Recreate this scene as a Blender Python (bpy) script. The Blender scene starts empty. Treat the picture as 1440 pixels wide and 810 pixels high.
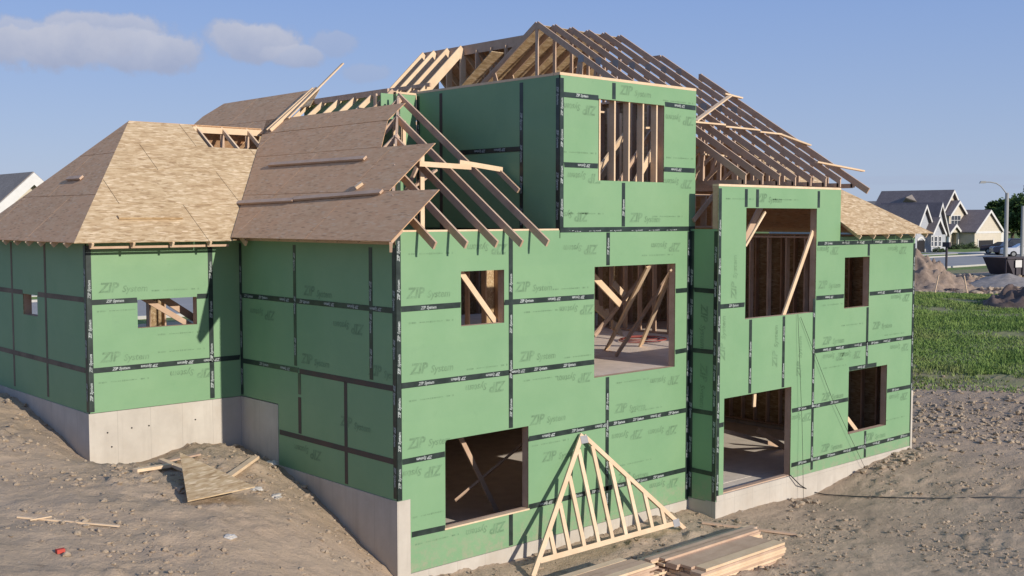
import bpy, bmesh, math, random
import numpy as np
from mathutils import Vector, Matrix, noise
random.seed(7)
S = bpy.context.scene
col = S.collection
R = math.radians
# ------------------------------------------------------------------ camera
YAW, PITCH, ROLL, FPX = 0.8316252, 0.0624067, -0.00054918, 1573.118
CP = Vector((-10.4745688, -14.2010744, 5.7186956))
V = Vector((math.cos(YAW)*math.cos(PITCH), math.sin(YAW)*math.cos(PITCH), -math.sin(PITCH)))
RT = Vector((math.sin(YAW), -math.cos(YAW), 0)); UP = RT.cross(V)
R2 = RT*math.cos(ROLL)+UP*math.sin(ROLL); U2 = UP*math.cos(ROLL)-RT*math.sin(ROLL)
cd = bpy.data.cameras.new('camera'); cam = bpy.data.objects.new('camera', cd); col.objects.link(cam)
cam.matrix_world = Matrix(((R2.x, U2.x, -V.x, CP.x), (R2.y, U2.y, -V.y, CP.y), (R2.z, U2.z, -V.z, CP.z), (0, 0, 0, 1)))
cd.sensor_width = 36; cd.lens = 36*FPX/1440; cd.clip_start = .1; cd.clip_end = 9000
S.camera = cam
# ------------------------------------------------------------------ light
AZ, EL = math.atan2(.085, 1), R(18.4)
SUND = Vector((math.sin(AZ)*math.cos(EL), -math.cos(AZ)*math.cos(EL), math.sin(EL)))   # towards the sun
sl = bpy.data.lights.new('sun', 'SUN'); sl.energy = 4.7; sl.angle = R(.5); sl.color = (1, .93, .83)
so = bpy.data.objects.new('sun', sl); col.objects.link(so)
so.rotation_euler = SUND.to_track_quat('Z', 'Y').to_euler()
S.view_settings.view_transform = 'Standard'; S.view_settings.look = 'None'
S.view_settings.exposure = 0.0; S.view_settings.gamma = 1; S.view_settings.use_curve_mapping = False
S.render.resolution_x = 1024; S.render.resolution_y = 576

class NT:
    def __init__(s, tree): s.t = tree; s.t.nodes.clear()
    def n(s, typ, **kw):
        o = s.t.nodes.new(typ)
        for k, v in kw.items():
            if k.startswith('i_'):
                o.inputs[k[2:]].default_value = v
            else: setattr(o, k, v)
        return o
    def l(s, a, b): s.t.links.new(a, b)
    def sock(s, dst, v):
        if hasattr(v, 'is_output'): s.l(v, dst)
        else: dst.default_value = v
    def m(s, op, a, b=None, c=None, clamp=False):
        o = s.n('ShaderNodeMath', operation=op); o.use_clamp = clamp
        for i, v in enumerate((a, b, c)):
            if v is not None: s.sock(o.inputs[i], v)
        return o.outputs[0]
    def vm(s, op, a, b=None):
        o = s.n('ShaderNodeVectorMath', operation=op); s.sock(o.inputs[0], a)
        if b is not None: s.sock(o.inputs[1], b)
        return o
    def mix(s, f, a, b, blend='MIX'):
        o = s.n('ShaderNodeMix', data_type='RGBA', blend_type=blend)
        s.sock(o.inputs[0], f); s.sock(o.inputs[6], a if hasattr(a, 'is_output') else (*a[:3], 1)); s.sock(o.inputs[7], b if hasattr(b, 'is_output') else (*b[:3], 1))
        return o.outputs[2]
    def ramp(s, f, stops):
        o = s.n('ShaderNodeValToRGB'); e = o.color_ramp.elements
        while len(e) < len(stops): e.new(.5)
        for el, (p, c) in zip(e, stops): el.position = p; el.color = (*c, 1) if len(c) == 3 else c
        s.l(f, o.inputs[0]); return o.outputs[0]
    def rng(s, f, a, b, c=0., d=1., smooth=False):
        o = s.n('ShaderNodeMapRange'); o.interpolation_type = 'SMOOTHSTEP' if smooth else 'LINEAR'
        s.l(f, o.inputs[0])
        for i, v in enumerate((a, b, c, d)): o.inputs[i+1].default_value = v
        return o.outputs[0]
    def coords(s, scale=(1, 1, 1), rot=(0, 0, 0), kind='Object'):
        t = s.n('ShaderNodeTexCoord'); m = s.n('ShaderNodeMapping'); s.l(t.outputs[kind], m.inputs[0])
        m.inputs['Scale'].default_value = scale; m.inputs['Rotation'].default_value = rot
        return m.outputs[0]
    def noise(s, vec, scale, detail=4, rough=.55, dist=0):
        o = s.n('ShaderNodeTexNoise'); s.l(vec, o.inputs['Vector']); o.inputs['Scale'].default_value = scale
        o.inputs['Detail'].default_value = detail; o.inputs['Roughness'].default_value = rough; o.inputs['Distortion'].default_value = dist
        return o.outputs[0]
    def voro(s, vec, scale, feature='F1', rnd=1.0):
        o = s.n('ShaderNodeTexVoronoi'); o.feature = feature; s.l(vec, o.inputs['Vector']); o.inputs['Scale'].default_value = scale
        o.inputs['Randomness'].default_value = rnd
        return o
    def bump(s, h, strength, dist):
        o = s.n('ShaderNodeBump'); s.l(h, o.inputs['Height']); o.inputs['Strength'].default_value = strength; o.inputs['Distance'].default_value = dist
        return o.outputs[0]

# sky + clouds (directional, in the world)
w = bpy.data.worlds.new('World'); S.world = w; w.use_nodes = True
g = NT(w.node_tree)
sky = g.n('ShaderNodeTexSky', sky_type='NISHITA'); sky.sun_disc = False; sky.sun_elevation = EL
sky.sun_rotation = math.atan2(SUND.x, SUND.y); sky.air_density = 1.0; sky.dust_density = .6; sky.ozone_density = 1.6; sky.altitude = 200
tc = g.n('ShaderNodeTexCoord'); dirv = tc.outputs['Generated']
def pdir(x, y):
    return (V+R2*((x-720)/FPX)-U2*((y-405)/FPX)).normalized()
skyc = g.mix(1.0, sky.outputs[0], (1.62, 1.43, 1.62), 'MULTIPLY')
zz = g.n('ShaderNodeSeparateXYZ'); g.l(dirv, zz.inputs[0])
hz = g.rng(zz.outputs[2], -.01, .23, 1, 0)
gr_ = g.mix(hz, (2.05, 3.45, 6.9), (4.0, 5.1, 6.9))
skyc = g.mix(.88, skyc, gr_)
nz = g.noise(dirv, 9, 6, .6); nz2 = g.noise(dirv, 26, 5, .6)
CL = [(70, 62, 110, 34, 1.0), (195, 72, 72, 28, .95), (130, 40, 95, 22, .9), (30, 45, 80, 24, .8), (368, 62, 56, 26, .95), (412, 78, 42, 17, .85), (470, 60, 34, 20, .5), (517, 103, 38, 15, .4), (345, 52, 44, 18, .6), (1330, 252, 120, 7, .22), (1400, 262, 80, 5, .2)]
tot = None; shd = None
for (x, y, rx, ry, a) in CL:
    c = pdir(x, y); e1 = c.cross(Vector((0, 0, 1))).normalized(); e2 = e1.cross(c)
    dx = g.m('MULTIPLY', g.vm('DOT_PRODUCT', dirv, tuple(e1)).outputs['Value'], FPX/rx)
    dy0 = g.m('MULTIPLY', g.vm('DOT_PRODUCT', dirv, tuple(e2)).outputs['Value'], FPX/ry)
    fr = g.m('GREATER_THAN', g.vm('DOT_PRODUCT', dirv, tuple(c)).outputs['Value'], .3)
    d = g.m('SQRT', g.m('ADD', g.m('MULTIPLY', dx, dx), g.m('MULTIPLY', dy0, dy0)))
    d = g.m('ADD', d, g.m('MULTIPLY', g.m('SUBTRACT', nz, .5), 1.5)); d = g.m('ADD', d, g.m('MULTIPLY', g.m('SUBTRACT', nz2, .5), 1.7))
    mk = g.m('MULTIPLY', g.rng(d, .74, 1.12, a, 0, smooth=True), fr)
    tot = mk if tot is None else g.m('MAXIMUM', tot, mk)
    sh = g.m('MULTIPLY', g.rng(g.m('ADD', dy0, g.m('MULTIPLY', g.m('SUBTRACT', nz2, .5), 2.5)), -1, 1), mk)
    shd = sh if shd is None else g.m('MAXIMUM', shd, sh)
cc = g.mix(shd, (3.7, 4.25, 5.9), (5.7, 5.9, 6.9))
fin = g.mix(g.m('MULTIPLY', tot, .95), skyc, cc)
bg = g.n('ShaderNodeBackground'); bg.inputs[1].default_value = .097; g.l(fin, bg.inputs[0])
wo = g.n('ShaderNodeOutputWorld'); g.l(bg.outputs[0], wo.inputs[0])

# ------------------------------------------------------------------ materials
def mat(name, fn, rough=.75, spec=.3):
    m = bpy.data.materials.new(name); m.use_nodes = True; t = NT(m.node_tree)
    b = t.n('ShaderNodeBsdfPrincipled'); o = t.n('ShaderNodeOutputMaterial'); t.l(b.outputs[0], o.inputs[0])
    b.inputs['Roughness'].default_value = rough; b.inputs['Specular IOR Level'].default_value = spec
    r = fn(t, b)
    if r is not None: t.sock(b.inputs['Base Color'], r if hasattr(r, 'is_output') else (*r, 1))
    return m
def speck(t, base, amt=.15, scale=3, fine=40):
    c = t.coords(); a = t.noise(c, scale, 5, .6); b = t.noise(c, fine, 3, .6)
    k = t.m('ADD', t.rng(a, .25, .75, 1-amt, 1+amt), t.rng(b, .2, .8, -amt*.5, amt*.5))
    v = t.vm('SCALE', (base[0], base[1], base[2])); t.l(k, v.inputs['Scale']); return v.outputs[0]
def flat(name, base, amt=.12, rough=.7, scale=3, fine=40, spec=.3):
    return mat(name, lambda t, b: speck(t, base, amt, scale, fine), rough, spec)
def green_fn(t, b):
    c = t.coords((1, 1, 1)); a = t.noise(c, .9, 4, .6); f = t.noise(t.coords((3, 3, 60)), 2, 3, .6); d = t.noise(c, 7, 5, .7)
    x = t.mix(t.rng(a, .3, .7), (.158, .294, .146), (.192, .326, .167))
    x = t.mix(t.rng(f, .35, .75, 0, .14), x, (.23, .33, .21))
    x = t.mix(t.rng(d, .62, .8, 0, .22), x, (.27, .31, .22))
    pv = t.coords((1/2.44, 1/2.44, 1/1.22)); fl = t.vm('FLOOR', t.vm('ADD', pv, (.02, .3, -.008)).outputs[0]); wn = t.n('ShaderNodeTexWhiteNoise'); t.l(fl.outputs[0], wn.inputs[0])
    x = t.mix(t.rng(wn.outputs[0], 0, 1, 0, .22), x, (.15, .265, .15))
    scf = t.noise(t.coords((1, 1, 1)), 3.5, 7, .8, .6); x = t.mix(t.rng(scf, .60, .70, 0, .3), x, (.12, .22, .12))
    ps = t.n('ShaderNodeSeparateXYZ'); t.l(t.coords(), ps.inputs[0]); mud = t.m('MULTIPLY', t.rng(ps.outputs[2], .0, .7, 1, 0), t.rng(t.noise(t.coords(), 6, 6, .8), .45, .62)); x = t.mix(t.m('MULTIPLY', mud, .6), x, (.33, .27, .20))
    bw = t.m('ADD', t.m('MULTIPLY', t.noise(t.coords(), .9, 2), 6), t.m('MULTIPLY', d, .15))
    t.l(t.bump(bw, .10, .05), b.inputs['Normal']); return x
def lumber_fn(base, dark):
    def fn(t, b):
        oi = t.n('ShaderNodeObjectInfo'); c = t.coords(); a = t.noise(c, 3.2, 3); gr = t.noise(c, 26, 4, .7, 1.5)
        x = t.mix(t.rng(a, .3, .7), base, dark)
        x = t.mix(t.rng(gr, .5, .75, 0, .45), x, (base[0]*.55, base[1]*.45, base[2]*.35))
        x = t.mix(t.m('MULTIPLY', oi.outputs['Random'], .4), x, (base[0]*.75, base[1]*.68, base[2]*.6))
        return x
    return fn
def osb_fn(along, tone=1.0, weather_shade=0.0, flake=1.0):
    def fn(t, b):
        sc = {'x': (3.6, 10, 10), 'y': (10, 3.6, 10)}[along]
        c = t.coords(sc); dn = t.n('ShaderNodeTexNoise'); dn.inputs['Scale'].default_value = .7
        t.l(c, dn.inputs['Vector']); cv = t.vm('ADD', c, dn.outputs['Color']).outputs[0]
        v1 = t.voro(cv, 1.5*flake); v2 = t.voro(t.coords(tuple(s*1.0 for s in sc), (.3, .2, .5)), 2.6*flake)
        a = t.m('ADD', t.m('MULTIPLY', t.n_sep(v1.outputs['Color']), .6), t.m('MULTIPLY', t.n_sep(v2.outputs['Color']), .4))
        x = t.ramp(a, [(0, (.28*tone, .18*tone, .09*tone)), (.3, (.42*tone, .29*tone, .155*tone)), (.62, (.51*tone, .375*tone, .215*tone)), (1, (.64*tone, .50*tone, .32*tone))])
        big = t.noise(t.coords(), .8, 5, .65)
        x = t.mix(t.rng(big, .3, .75, 0, .35), x, (.52*tone, .35*tone, .19*tone))
        fl = t.noise(t.coords((sc[0]*1.0, sc[1]*1.0, sc[2]*1.0)), 1.1, 5, .8, 1.4)
        x = t.mix(t.rng(fl, .58, .68, 0, .7), x, (.20*tone, .11*tone, .045*tone))
        if weather_shade: x = t.mix(t.rng(t.noise(t.coords(), 1.6, 5, .6), .2, .8, weather_shade*.75, min(1, weather_shade*1.3)), x, (.62, .345, .185))  # weathering plus the side slope's shade tone, mixed into the colour
        ax_ = 0 if along == 'x' else 1
        for ang, sd_, thr, cl_, am in ((.5, 1, .80, (.86, .68, .45), .38 if weather_shade else .5), (-.7, 2, .80, (.20, .11, .05), .34), (1.3, 3, .84, (.84, .66, .46), .42), (2.2, 4, .86, (.20, .11, .05), .34)):
            sv = [24, 24, 24]; sv[ax_] = 5.5
            vf = t.voro(t.coords(tuple(sv), (0, 0, 0) if False else ((ang, 0, 0) if ax_ else (0, 0, 0)) if False else (0, 0, ang)), 1.0); 
            fm = t.m('MULTIPLY', t.m('GREATER_THAN', t.n_sep(vf.outputs['Color']), thr), t.rng(vf.outputs['Distance'], .25, .45, am, 0))
            x = t.mix(fm, x, tuple(v*tone*(.8 if weather_shade else 1) for v in cl_))
        t.l(t.bump(a, .25, .006), b.inputs['Normal'])
        return x
    return fn
def _sep(self, c):
    o = self.n('ShaderNodeSeparateColor'); self.l(c, o.inputs[0]); return o.outputs[0]
NT.n_sep = _sep
def concrete_fn(t, b):
    c = t.coords(); a = t.noise(c, 1.1, 6, .62); f = t.noise(c, 18, 5, .7); s = t.noise(t.coords((2.2, 2.2, .25)), 2.0, 4, .6)
    x = t.mix(t.rng(a, .3, .72), (.40, .355, .295), (.53, .48, .405))
    x = t.mix(t.rng(s, .52, .75, 0, .45), x, (.33, .29, .24)); x = t.mix(t.rng(f, .62, .8, 0, .35), x, (.28, .25, .22))
    sp = t.n('ShaderNodeSeparateXYZ'); t.l(t.n('ShaderNodeNewGeometry').outputs['Position'], sp.inputs[0])
    for i_ in (0, 1): x = t.mix(t.m('MULTIPLY', t.m('LESS_THAN', t.m('FRACT', t.m('DIVIDE', sp.outputs[i_], .61)), .022), .35), x, (.27, .24, .20))
    st_ = t.noise(t.coords((1, 1, 1)), .7, 5, .75); x = t.mix(t.rng(st_, .5, .66, 0, .3), x, (.44, .36, .27))
    t.l(t.bump(f, .25, .008), b.inputs['Normal']); return x
def tape_fn(t, b):
    c = t.coords(); a = t.noise(c, 5, 4)
    return t.mix(t.rng(a, .4, .7), (.013, .022, .019), (.03, .045, .038))
def tape_w_fn(t, b):
    c = t.coords(); a = t.noise(c, 1.3, 4)
    return t.mix(t.rng(a, .3, .7), (.10, .062, .048), (.055, .06, .05))
def dirt_fn(t, b):
    c = t.coords(kind='Object'); big = t.noise(c, .23, 6, .6); mid = t.noise(c, 1.6, 7, .66); fin = t.noise(c, 11, 6, .72); fn2 = t.noise(c, 42, 4, .7)
    x = t.mix(t.rng(big, .32, .68), (.41, .30, .202), (.52, .395, .275))
    pt = t.noise(c, .42, 5, .7); x = t.mix(t.rng(pt, .46, .62, 0, .6), x, (.30, .235, .165))
    x = t.mix(t.rng(mid, .42, .66, 0, .5), x, (.42, .315, .208))
    x = t.mix(t.rng(mid, .60, .72, 0, .7), x, (.24, .172, .115))
    x = t.mix(t.rng(fin, .58, .74, 0, .5), x, (.20, .15, .11)); x = t.mix(t.rng(fn2, .68, .76, 0, .7), x, (.60, .53, .43))
    pk = t.noise(c, 5.2, 6, .75); x = t.mix(t.rng(pk, .60, .68, 0, .75), x, (.20, .145, .095)); vr = t.voro(c, 6.5); x = t.mix(t.m('MULTIPLY', t.rng(vr.outputs['Distance'], .05, .11, 1, 0), t.rng(mid, .45, .55)), x, (.56, .49, .40))
    # grass cover from the vertex attribute
    at = t.n('ShaderNodeAttribute'); at.attribute_name = 'grass'
    gm = t.m('ADD', at.outputs['Fac'], t.m('MULTIPLY', t.m('SUBTRACT', t.noise(c, .5, 7, .7), .5), .9))
    gn = t.noise(c, 1.2, 6, .7); gx = t.mix(t.rng(gn, .3, .7), (.13, .19, .05), (.21, .27, .085)); gx = t.mix(t.rng(t.noise(c, .22, 5, .7), .5, .66, 0, .5), gx, (.24, .215, .115))
    x = t.mix(t.rng(gm, .42, .55), x, gx)
    rk = t.n('ShaderNodeAttribute'); rk.attribute_name = 'rubble'
    x = t.mix(t.m('MULTIPLY', rk.outputs['Fac'], t.rng(t.noise(c, 1.1, 6, .7), .35, .65, .35, .95)), x, (.31, .23, .165))
    h = t.m('ADD', t.m('MULTIPLY', fin, .6), t.m('MULTIPLY', fn2, .25)); h = t.m('ADD', h, t.m('MULTIPLY', mid, 1.2))
    t.l(t.bump(h, .8, .06), b.inputs['Normal']); return x
def clod_fn(t, b):
    oi = t.n('ShaderNodeObjectInfo'); c = t.coords(); a = t.noise(c, 2.0, 5, .7); f = t.noise(c, 14, 5, .7)
    x = t.mix(t.rng(a, .3, .7), (.31, .235, .165), (.45, .355, .25)); x = t.mix(t.rng(f, .5, .75, 0, .5), x, (.20, .15, .11))
    t.l(t.bump(f, .8, .04), b.inputs['Normal']); return x
def shingle_fn(base):
    def fn(t, b):
        c = t.coords((1, 1, 1)); a = t.noise(c, 1.3, 5, .7); br = t.noise(t.coords((3, 3, 14)), 1.4, 3)
        x = t.mix(t.rng(a, .3, .7), base, tuple(v*1.35 for v in base)); return t.mix(t.rng(br, .45, .6, 0, .4), x, tuple(v*.6 for v in base))
    return fn
def siding_fn(base, step=.15):
    def fn(t, b):
        wv = t.n('ShaderNodeTexWave', bands_direction='Z', wave_profile='SAW'); t.l(t.coords(), wv.inputs[0]); wv.inputs['Scale'].default_value = .314/step/6.28*10/3.14
        x = speck(t, base, .08, 1.5); return t.mix(t.rng(wv.outputs[1], .85, 1, 0, .35), x, tuple(v*.6 for v in base))
    return fn
M = dict(
    green=mat('green sheathing', green_fn, .55, .4), tape=mat('black seam tape', tape_fn, .35, .5), tape_w=mat('dusty seam tape', tape_w_fn, .7),
    tape_f=flat('faded seam tape', (.155, .125, .09), .35, .8, 2), printg=flat('faded green print', (.138, .240, .128), .3, .6, 8), printw=flat('white tape print', (.30, .33, .31), .5, .5, 9),
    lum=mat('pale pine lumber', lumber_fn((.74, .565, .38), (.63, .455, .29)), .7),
    lumd=mat('shade-toned framing lumber', lumber_fn((.58, .42, .30), (.44, .30, .21)), .8),  # same pine as above, with interior shade put into its colour; also browner boards
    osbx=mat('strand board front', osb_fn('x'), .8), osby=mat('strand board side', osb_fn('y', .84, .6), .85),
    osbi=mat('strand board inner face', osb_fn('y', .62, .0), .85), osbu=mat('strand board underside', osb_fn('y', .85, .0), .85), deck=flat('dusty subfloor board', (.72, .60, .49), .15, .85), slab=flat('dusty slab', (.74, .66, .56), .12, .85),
    conc=mat('cast concrete', concrete_fn, .85), dirt=mat('bare clay dirt', dirt_fn, .95, .1), clod=mat('clay clods', clod_fn, .95, .1),
    plate=flat('galvanised plate', (.30, .29, .28), .1, .35, 8), white=flat('white trim paint', (.58, .56, .52), .06), cream=mat('cream siding', siding_fn((.52, .46, .36))),
    tan=mat('tan siding', siding_fn((.36, .30, .22))), grey=mat('grey siding', siding_fn((.36, .37, .39))), shing=mat('dark grey shingles', shingle_fn((.17, .14, .135)), .9),
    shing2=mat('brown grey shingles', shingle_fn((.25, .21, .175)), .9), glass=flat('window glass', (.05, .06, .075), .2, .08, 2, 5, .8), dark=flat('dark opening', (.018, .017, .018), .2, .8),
    asph=flat('grey concrete pavement', (.30, .285, .26), .1, .85, .5, 9), kerb=flat('pale kerb concrete', (.43, .41, .37), .08, .85), lawn=flat('mown lawn', (.085, .125, .035), .35, .95, .6, 6, .05),
    steel=flat('galvanised pole', (.30, .30, .285), .08, .5), dump=flat('dark painted steel', (.045, .037, .045), .2, .5, 2), leaf=mat('tree leaves', lambda t, b: t.mix(t.rng(t.noise(t.coords(), .35, 4, .7), .3, .7), (.028, .050, .014), (.085, .125, .032)), .85, .1),
    bark=flat('tree bark', (.10, .075, .055), .3, .9), blade=mat('grass blades', lambda t, b: t.mix(t.rng(t.noise(t.coords(), .22, 5, .7), .48, .66, 0, .75), t.mix(t.rng(t.noise(t.coords(), .8, 5, .7), .32, .68), (.105, .18, .045), (.24, .33, .09)), (.24, .23, .10)), .8, .15),
    carp=flat('dark blue car paint', (.02, .024, .045), .1, .25, 2, 30, .6), carw=flat('white car paint', (.6, .6, .6), .05, .3), rub=flat('black rubber', (.015, .015, .015), .2, .8), red=flat('red hose', (.30, .075, .06), .15, .5),
    cable=flat('black cable', (.015, .015, .015), .1, .5), stone=flat('pale stone', (.5, .46, .40), .15, .8), yel=flat('yellow paint', (.55, .42, .06), .1, .5), shrub=flat('shrub leaves', (.05, .075, .025), .5, .9, 3, 12),
    clodd=flat('dark wet clods', (.12, .085, .07), .45, .95, 3, 14), pilem=flat('brown pile dirt', (.26, .19, .14), .4, .95, 2.5, 12), gravel=flat('grey gravel', (.27, .235, .205), .3, .95, 4, 22), redl=flat('red litter', (.45, .06, .04), .1, .6))
# ------------------------------------------------------------------ build helpers
def tag(o, label=None, cat=None, group=None, kind=None):
    for k, v in (('label', label), ('category', cat), ('group', group), ('kind', kind)):
        if v: o[k] = v
    return o
def empty(name, loc, label, cat, group=None):
    o = bpy.data.objects.new(name, None); o.empty_display_size = .3; o.location = loc; col.objects.link(o); return tag(o, label, cat, group)
WL = {}
class MB:
    def __init__(s): s.v = []; s.f = []
    def box(s, a, b):
        x0, y0, z0 = (min(a[i], b[i]) for i in range(3)); x1, y1, z1 = (max(a[i], b[i]) for i in range(3)); n = len(s.v)
        s.v += [(x0, y0, z0), (x1, y0, z0), (x1, y1, z0), (x0, y1, z0), (x0, y0, z1), (x1, y0, z1), (x1, y1, z1), (x0, y1, z1)]
        s.f += [tuple(n+i for i in q) for q in ((0, 3, 2, 1), (4, 5, 6, 7), (0, 1, 5, 4), (1, 2, 6, 5), (2, 3, 7, 6), (3, 0, 4, 7))]; return s
    def hexa(s, P):
        n = len(s.v); s.v += [tuple(p) for p in P]
        s.f += [tuple(n+i for i in q) for q in ((0, 3, 2, 1), (4, 5, 6, 7), (0, 1, 5, 4), (1, 2, 6, 5), (2, 3, 7, 6), (3, 0, 4, 7))]; return s
    def beam(s, a, b, wd=.038, ht=.14, up=(0, 0, 1)):
        """bar from a to b; ht is measured along 'up', wd across"""
        a = Vector(a); b = Vector(b); d = (b-a).normalized(); u = Vector(up); sd = d.cross(u)
        if sd.length < 1e-4: sd = d.cross(Vector((1, 0, 0)))
        sd.normalize(); u = sd.cross(d).normalized(); sd = sd*wd/2; u = u*ht/2
        return s.hexa([a-sd-u, a+sd-u, b+sd-u, b-sd-u, a-sd+u, a+sd+u, b+sd+u, b-sd+u])
    def tube(s, pts, r, k=8):
        pts = [Vector(p) for p in pts]; n0 = len(s.v); rr = r if isinstance(r, (list, tuple)) else [r]*len(pts)
        for i, p in enumerate(pts):
            d = (pts[min(i+1, len(pts)-1)]-pts[max(i-1, 0)]).normalized(); a = d.orthogonal().normalized() if i == 0 else (a-d*a.dot(d)).normalized(); b2 = d.cross(a)
            for j in range(k): s.v.append(tuple(p+(a*math.cos(6.2832*j/k)+b2*math.sin(6.2832*j/k))*rr[i]))
        for i in range(len(pts)-1):
            for j in range(k): s.f.append((n0+i*k+j, n0+i*k+(j+1) % k, n0+(i+1)*k+(j+1) % k, n0+(i+1)*k+j))
        s.f.append(tuple(n0+j for j in range(k))[::-1]); s.f.append(tuple(n0+(len(pts)-1)*k+j for j in range(k))); return s
    def prism(s, poly, off):
        """closed slab: polygon (3D list) extruded by the vector off"""
        n = len(s.v); k = len(poly); off = Vector(off)
        s.v += [tuple(p) for p in poly]+[tuple(Vector(p)+off) for p in poly]
        s.f.append(tuple(range(n, n+k))[::-1]); s.f.append(tuple(range(n+k, n+2*k)))
        for i in range(k): s.f.append((n+i, n+(i+1) % k, n+k+(i+1) % k, n+k+i))
        return s
    def poly(s, pts): n = len(s.v); s.v += [tuple(p) for p in pts]; s.f.append(tuple(range(n, n+len(pts)))); return s
    def build(s, name, m, parent=None, origin=None, fix=True, smooth=False, **kw):
        if parent is not None: o0 = Vector(WL[parent.name])
        else: o0 = Vector(origin) if origin is not None else Vector((0, 0, 0))
        me = bpy.data.meshes.new(name); me.from_pydata([tuple(Vector(p)-o0) for p in s.v], [], s.f)
        if fix:
            bm = bmesh.new(); bm.from_mesh(me); bmesh.ops.recalc_face_normals(bm, faces=bm.faces); bm.to_mesh(me); bm.free()
        me.materials.append(m if not isinstance(m, str) else M[m])
        if smooth: me.polygons.foreach_set('use_smooth', [True]*len(me.polygons))
        o = bpy.data.objects.new(name, me); col.objects.link(o)
        if parent is not None: o.parent = parent; WL[o.name] = tuple(o0)
        else: o.location = o0; WL[o.name] = tuple(o0)
        tag(o, **kw); return o
def root(name, loc, label, cat, group=None):
    o = empty(name, loc, label, cat, group); WL[o.name] = tuple(loc); return o
# image ray -> a point on a real plane (used to read positions of surveyed planes)
def ray(x, y): return V+R2*((x-720)/FPX)-U2*((y-405)/FPX)
def onY(x, y, Y): d = ray(x, y); return CP+d*((Y-CP.y)/d.y)
def onX(x, y, X): d = ray(x, y); return CP+d*((X-CP.x)/d.x)
def onZ(x, y, Z): d = ray(x, y); return CP+d*((Z-CP.z)/d.z)
# ------------------------------------------------------------------ terrain
def rp(px, r, z): d = ray(px, 319); d = Vector((d.x, d.y)).normalized(); return (CP.x+d.x*r, CP.y+d.y*r, z)
CPT = [(-.12, 4.86, 1.31), (-.12, 3.5, 1.22), (-.12, 2.9, 1.0), (-.12, 2.06, .80), (-.12, 1.51, .57), (-.12, .95, .36), (-.12, .22, .08), (-.1, -.3, -.12),
    (-.72, 4.07, 1.52), (-.72, 3.11, 1.42), (-.72, 2.45, 1.18), (-.72, 1.62, .95), (-.72, .64, .65), (-.72, -.41, .28), (-.6, -1.3, .0), (-1.2, 4.8, 1.55),
    (-2.93, 9.6, 2.15), (-2.93, 7.23, 1.93), (-2.95, 5.52, 1.52), (-2.9, 4.8, 1.43), (-1.5, 4.85, 1.45), (-.48, 4.85, 1.45), (-3.5, 9.3, 2.3), (-3.6, 7.2, 2.14), (-3.6, 5.1, 1.88), (-3.4, 3.9, 1.68), (-4.5, 4, 1.8),
    (-1.3, 3.2, 1.55), (-2, 2.2, 1.42), (-1.4, 1, 1.08), (-1.5, -.6, .62), (-2.4, -1.8, .6), (-3, 0, 1.25), (-3.2, -2.5, .85), (-1.8, -3.5, .1), (-4.6, 1.2, 1.6), (-6, 3, 1.85), (-5.2, -1.2, 1.35), (-6.8, -2.5, 1.5), (-5, -5, .9),
    (0, -1.5, -.25), (1, -.6, -.28), (2, -.4, -.28), (4, -.8, -.34), (7.3, -.9, -.3), (8.6, -.8, -.26), (10.7, -.8, -.36), (12, -.8, -.2), (13.7, -.8, 0), (15, -.9, .05), (5, -3, -.42), (10, -4, -.45), (2, -4, -.4), (14, -4, -.3),
    (0, -6, -.1), (5, -8, -.3), (10, -8, -.4), (-10, -8, 1.6), (-12, -14, 1.6), (-15, 0, 2), (-15, 10, 2.2), (-8, 14, 2.3), (-2.5, 12, 2.2), (3, 12, 2.2), (8, 14, 2), (15.3, 4, .3), (15.5, 9, .8), (16, 14, 1.6),
    (19, -2, -.05), (18, 2, .15), (22, -6, 0), (25, -15, 0), (5, -20, .2), (0, 22, 1.7), (20, 22, 1.5), (-20, 25, 1.9)]
for px in (1150, 1270, 1350, 1440, 1520):
    CPT += [rp(px, 35.5, .32), rp(px, 41, .95), rp(px, 48, 1.6), rp(px, 56, 2.0), rp(px, 61, 1.85), rp(px, 70, 1.35), rp(px, 90, 1.35), rp(px, 130, 1.3)]
for r in (70, 120, 200): CPT += [(CP.x+r*math.cos(a), CP.y+r*math.sin(a), 1.3) for a in (.9, 1.4, 2.0, 2.8, 3.6, 4.5, 5.4, 6.0)]
cp = np.array(CPT, float)
def kern(r2): return np.sqrt(r2+.15)
A = kern(((cp[:, None, :2]-cp[None, :, :2])**2).sum(-1)); n_ = len(cp); A += -np.eye(n_)*.02
B = np.zeros((n_+1, n_+1)); B[:n_, :n_] = A; B[:n_, n_] = 1; B[n_, :n_] = 1
W_ = np.linalg.solve(B, np.append(cp[:, 2], 0))
def base_h(x, y):
    p = np.stack([np.asarray(x, float), np.asarray(y, float)], -1); sh = p.shape[:-1]; p = p.reshape(-1, 2); out = np.empty(len(p))
    for i in range(0, len(p), 20000):
        q = p[i:i+20000]; out[i:i+20000] = kern(((q[:, None]-cp[None, :, :2])**2).sum(-1))@W_[:-1]+W_[-1]
    d = np.hypot(p[:, 0]-CP.x, p[:, 1]-CP.y); t = np.clip((d-110)/60, 0, 1); out = out*(1-t)+1.3*t
    t2 = np.clip((p[:, 1]-28)/4, 0, 1); out = out*(1-t2)+1.3*t2
    return out.reshape(sh)
def inside(x, y, m=.16):
    return (m < x < 15.1-m and m < y < 10) or (7.32+m < x < 15.1-m and -.69+m < y < 1) or (3.6+m < x < 15.1-m and 9 < y < 12.2) or (-2.93+m < x < .5 and 4.98+m < y < 9.85)
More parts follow.
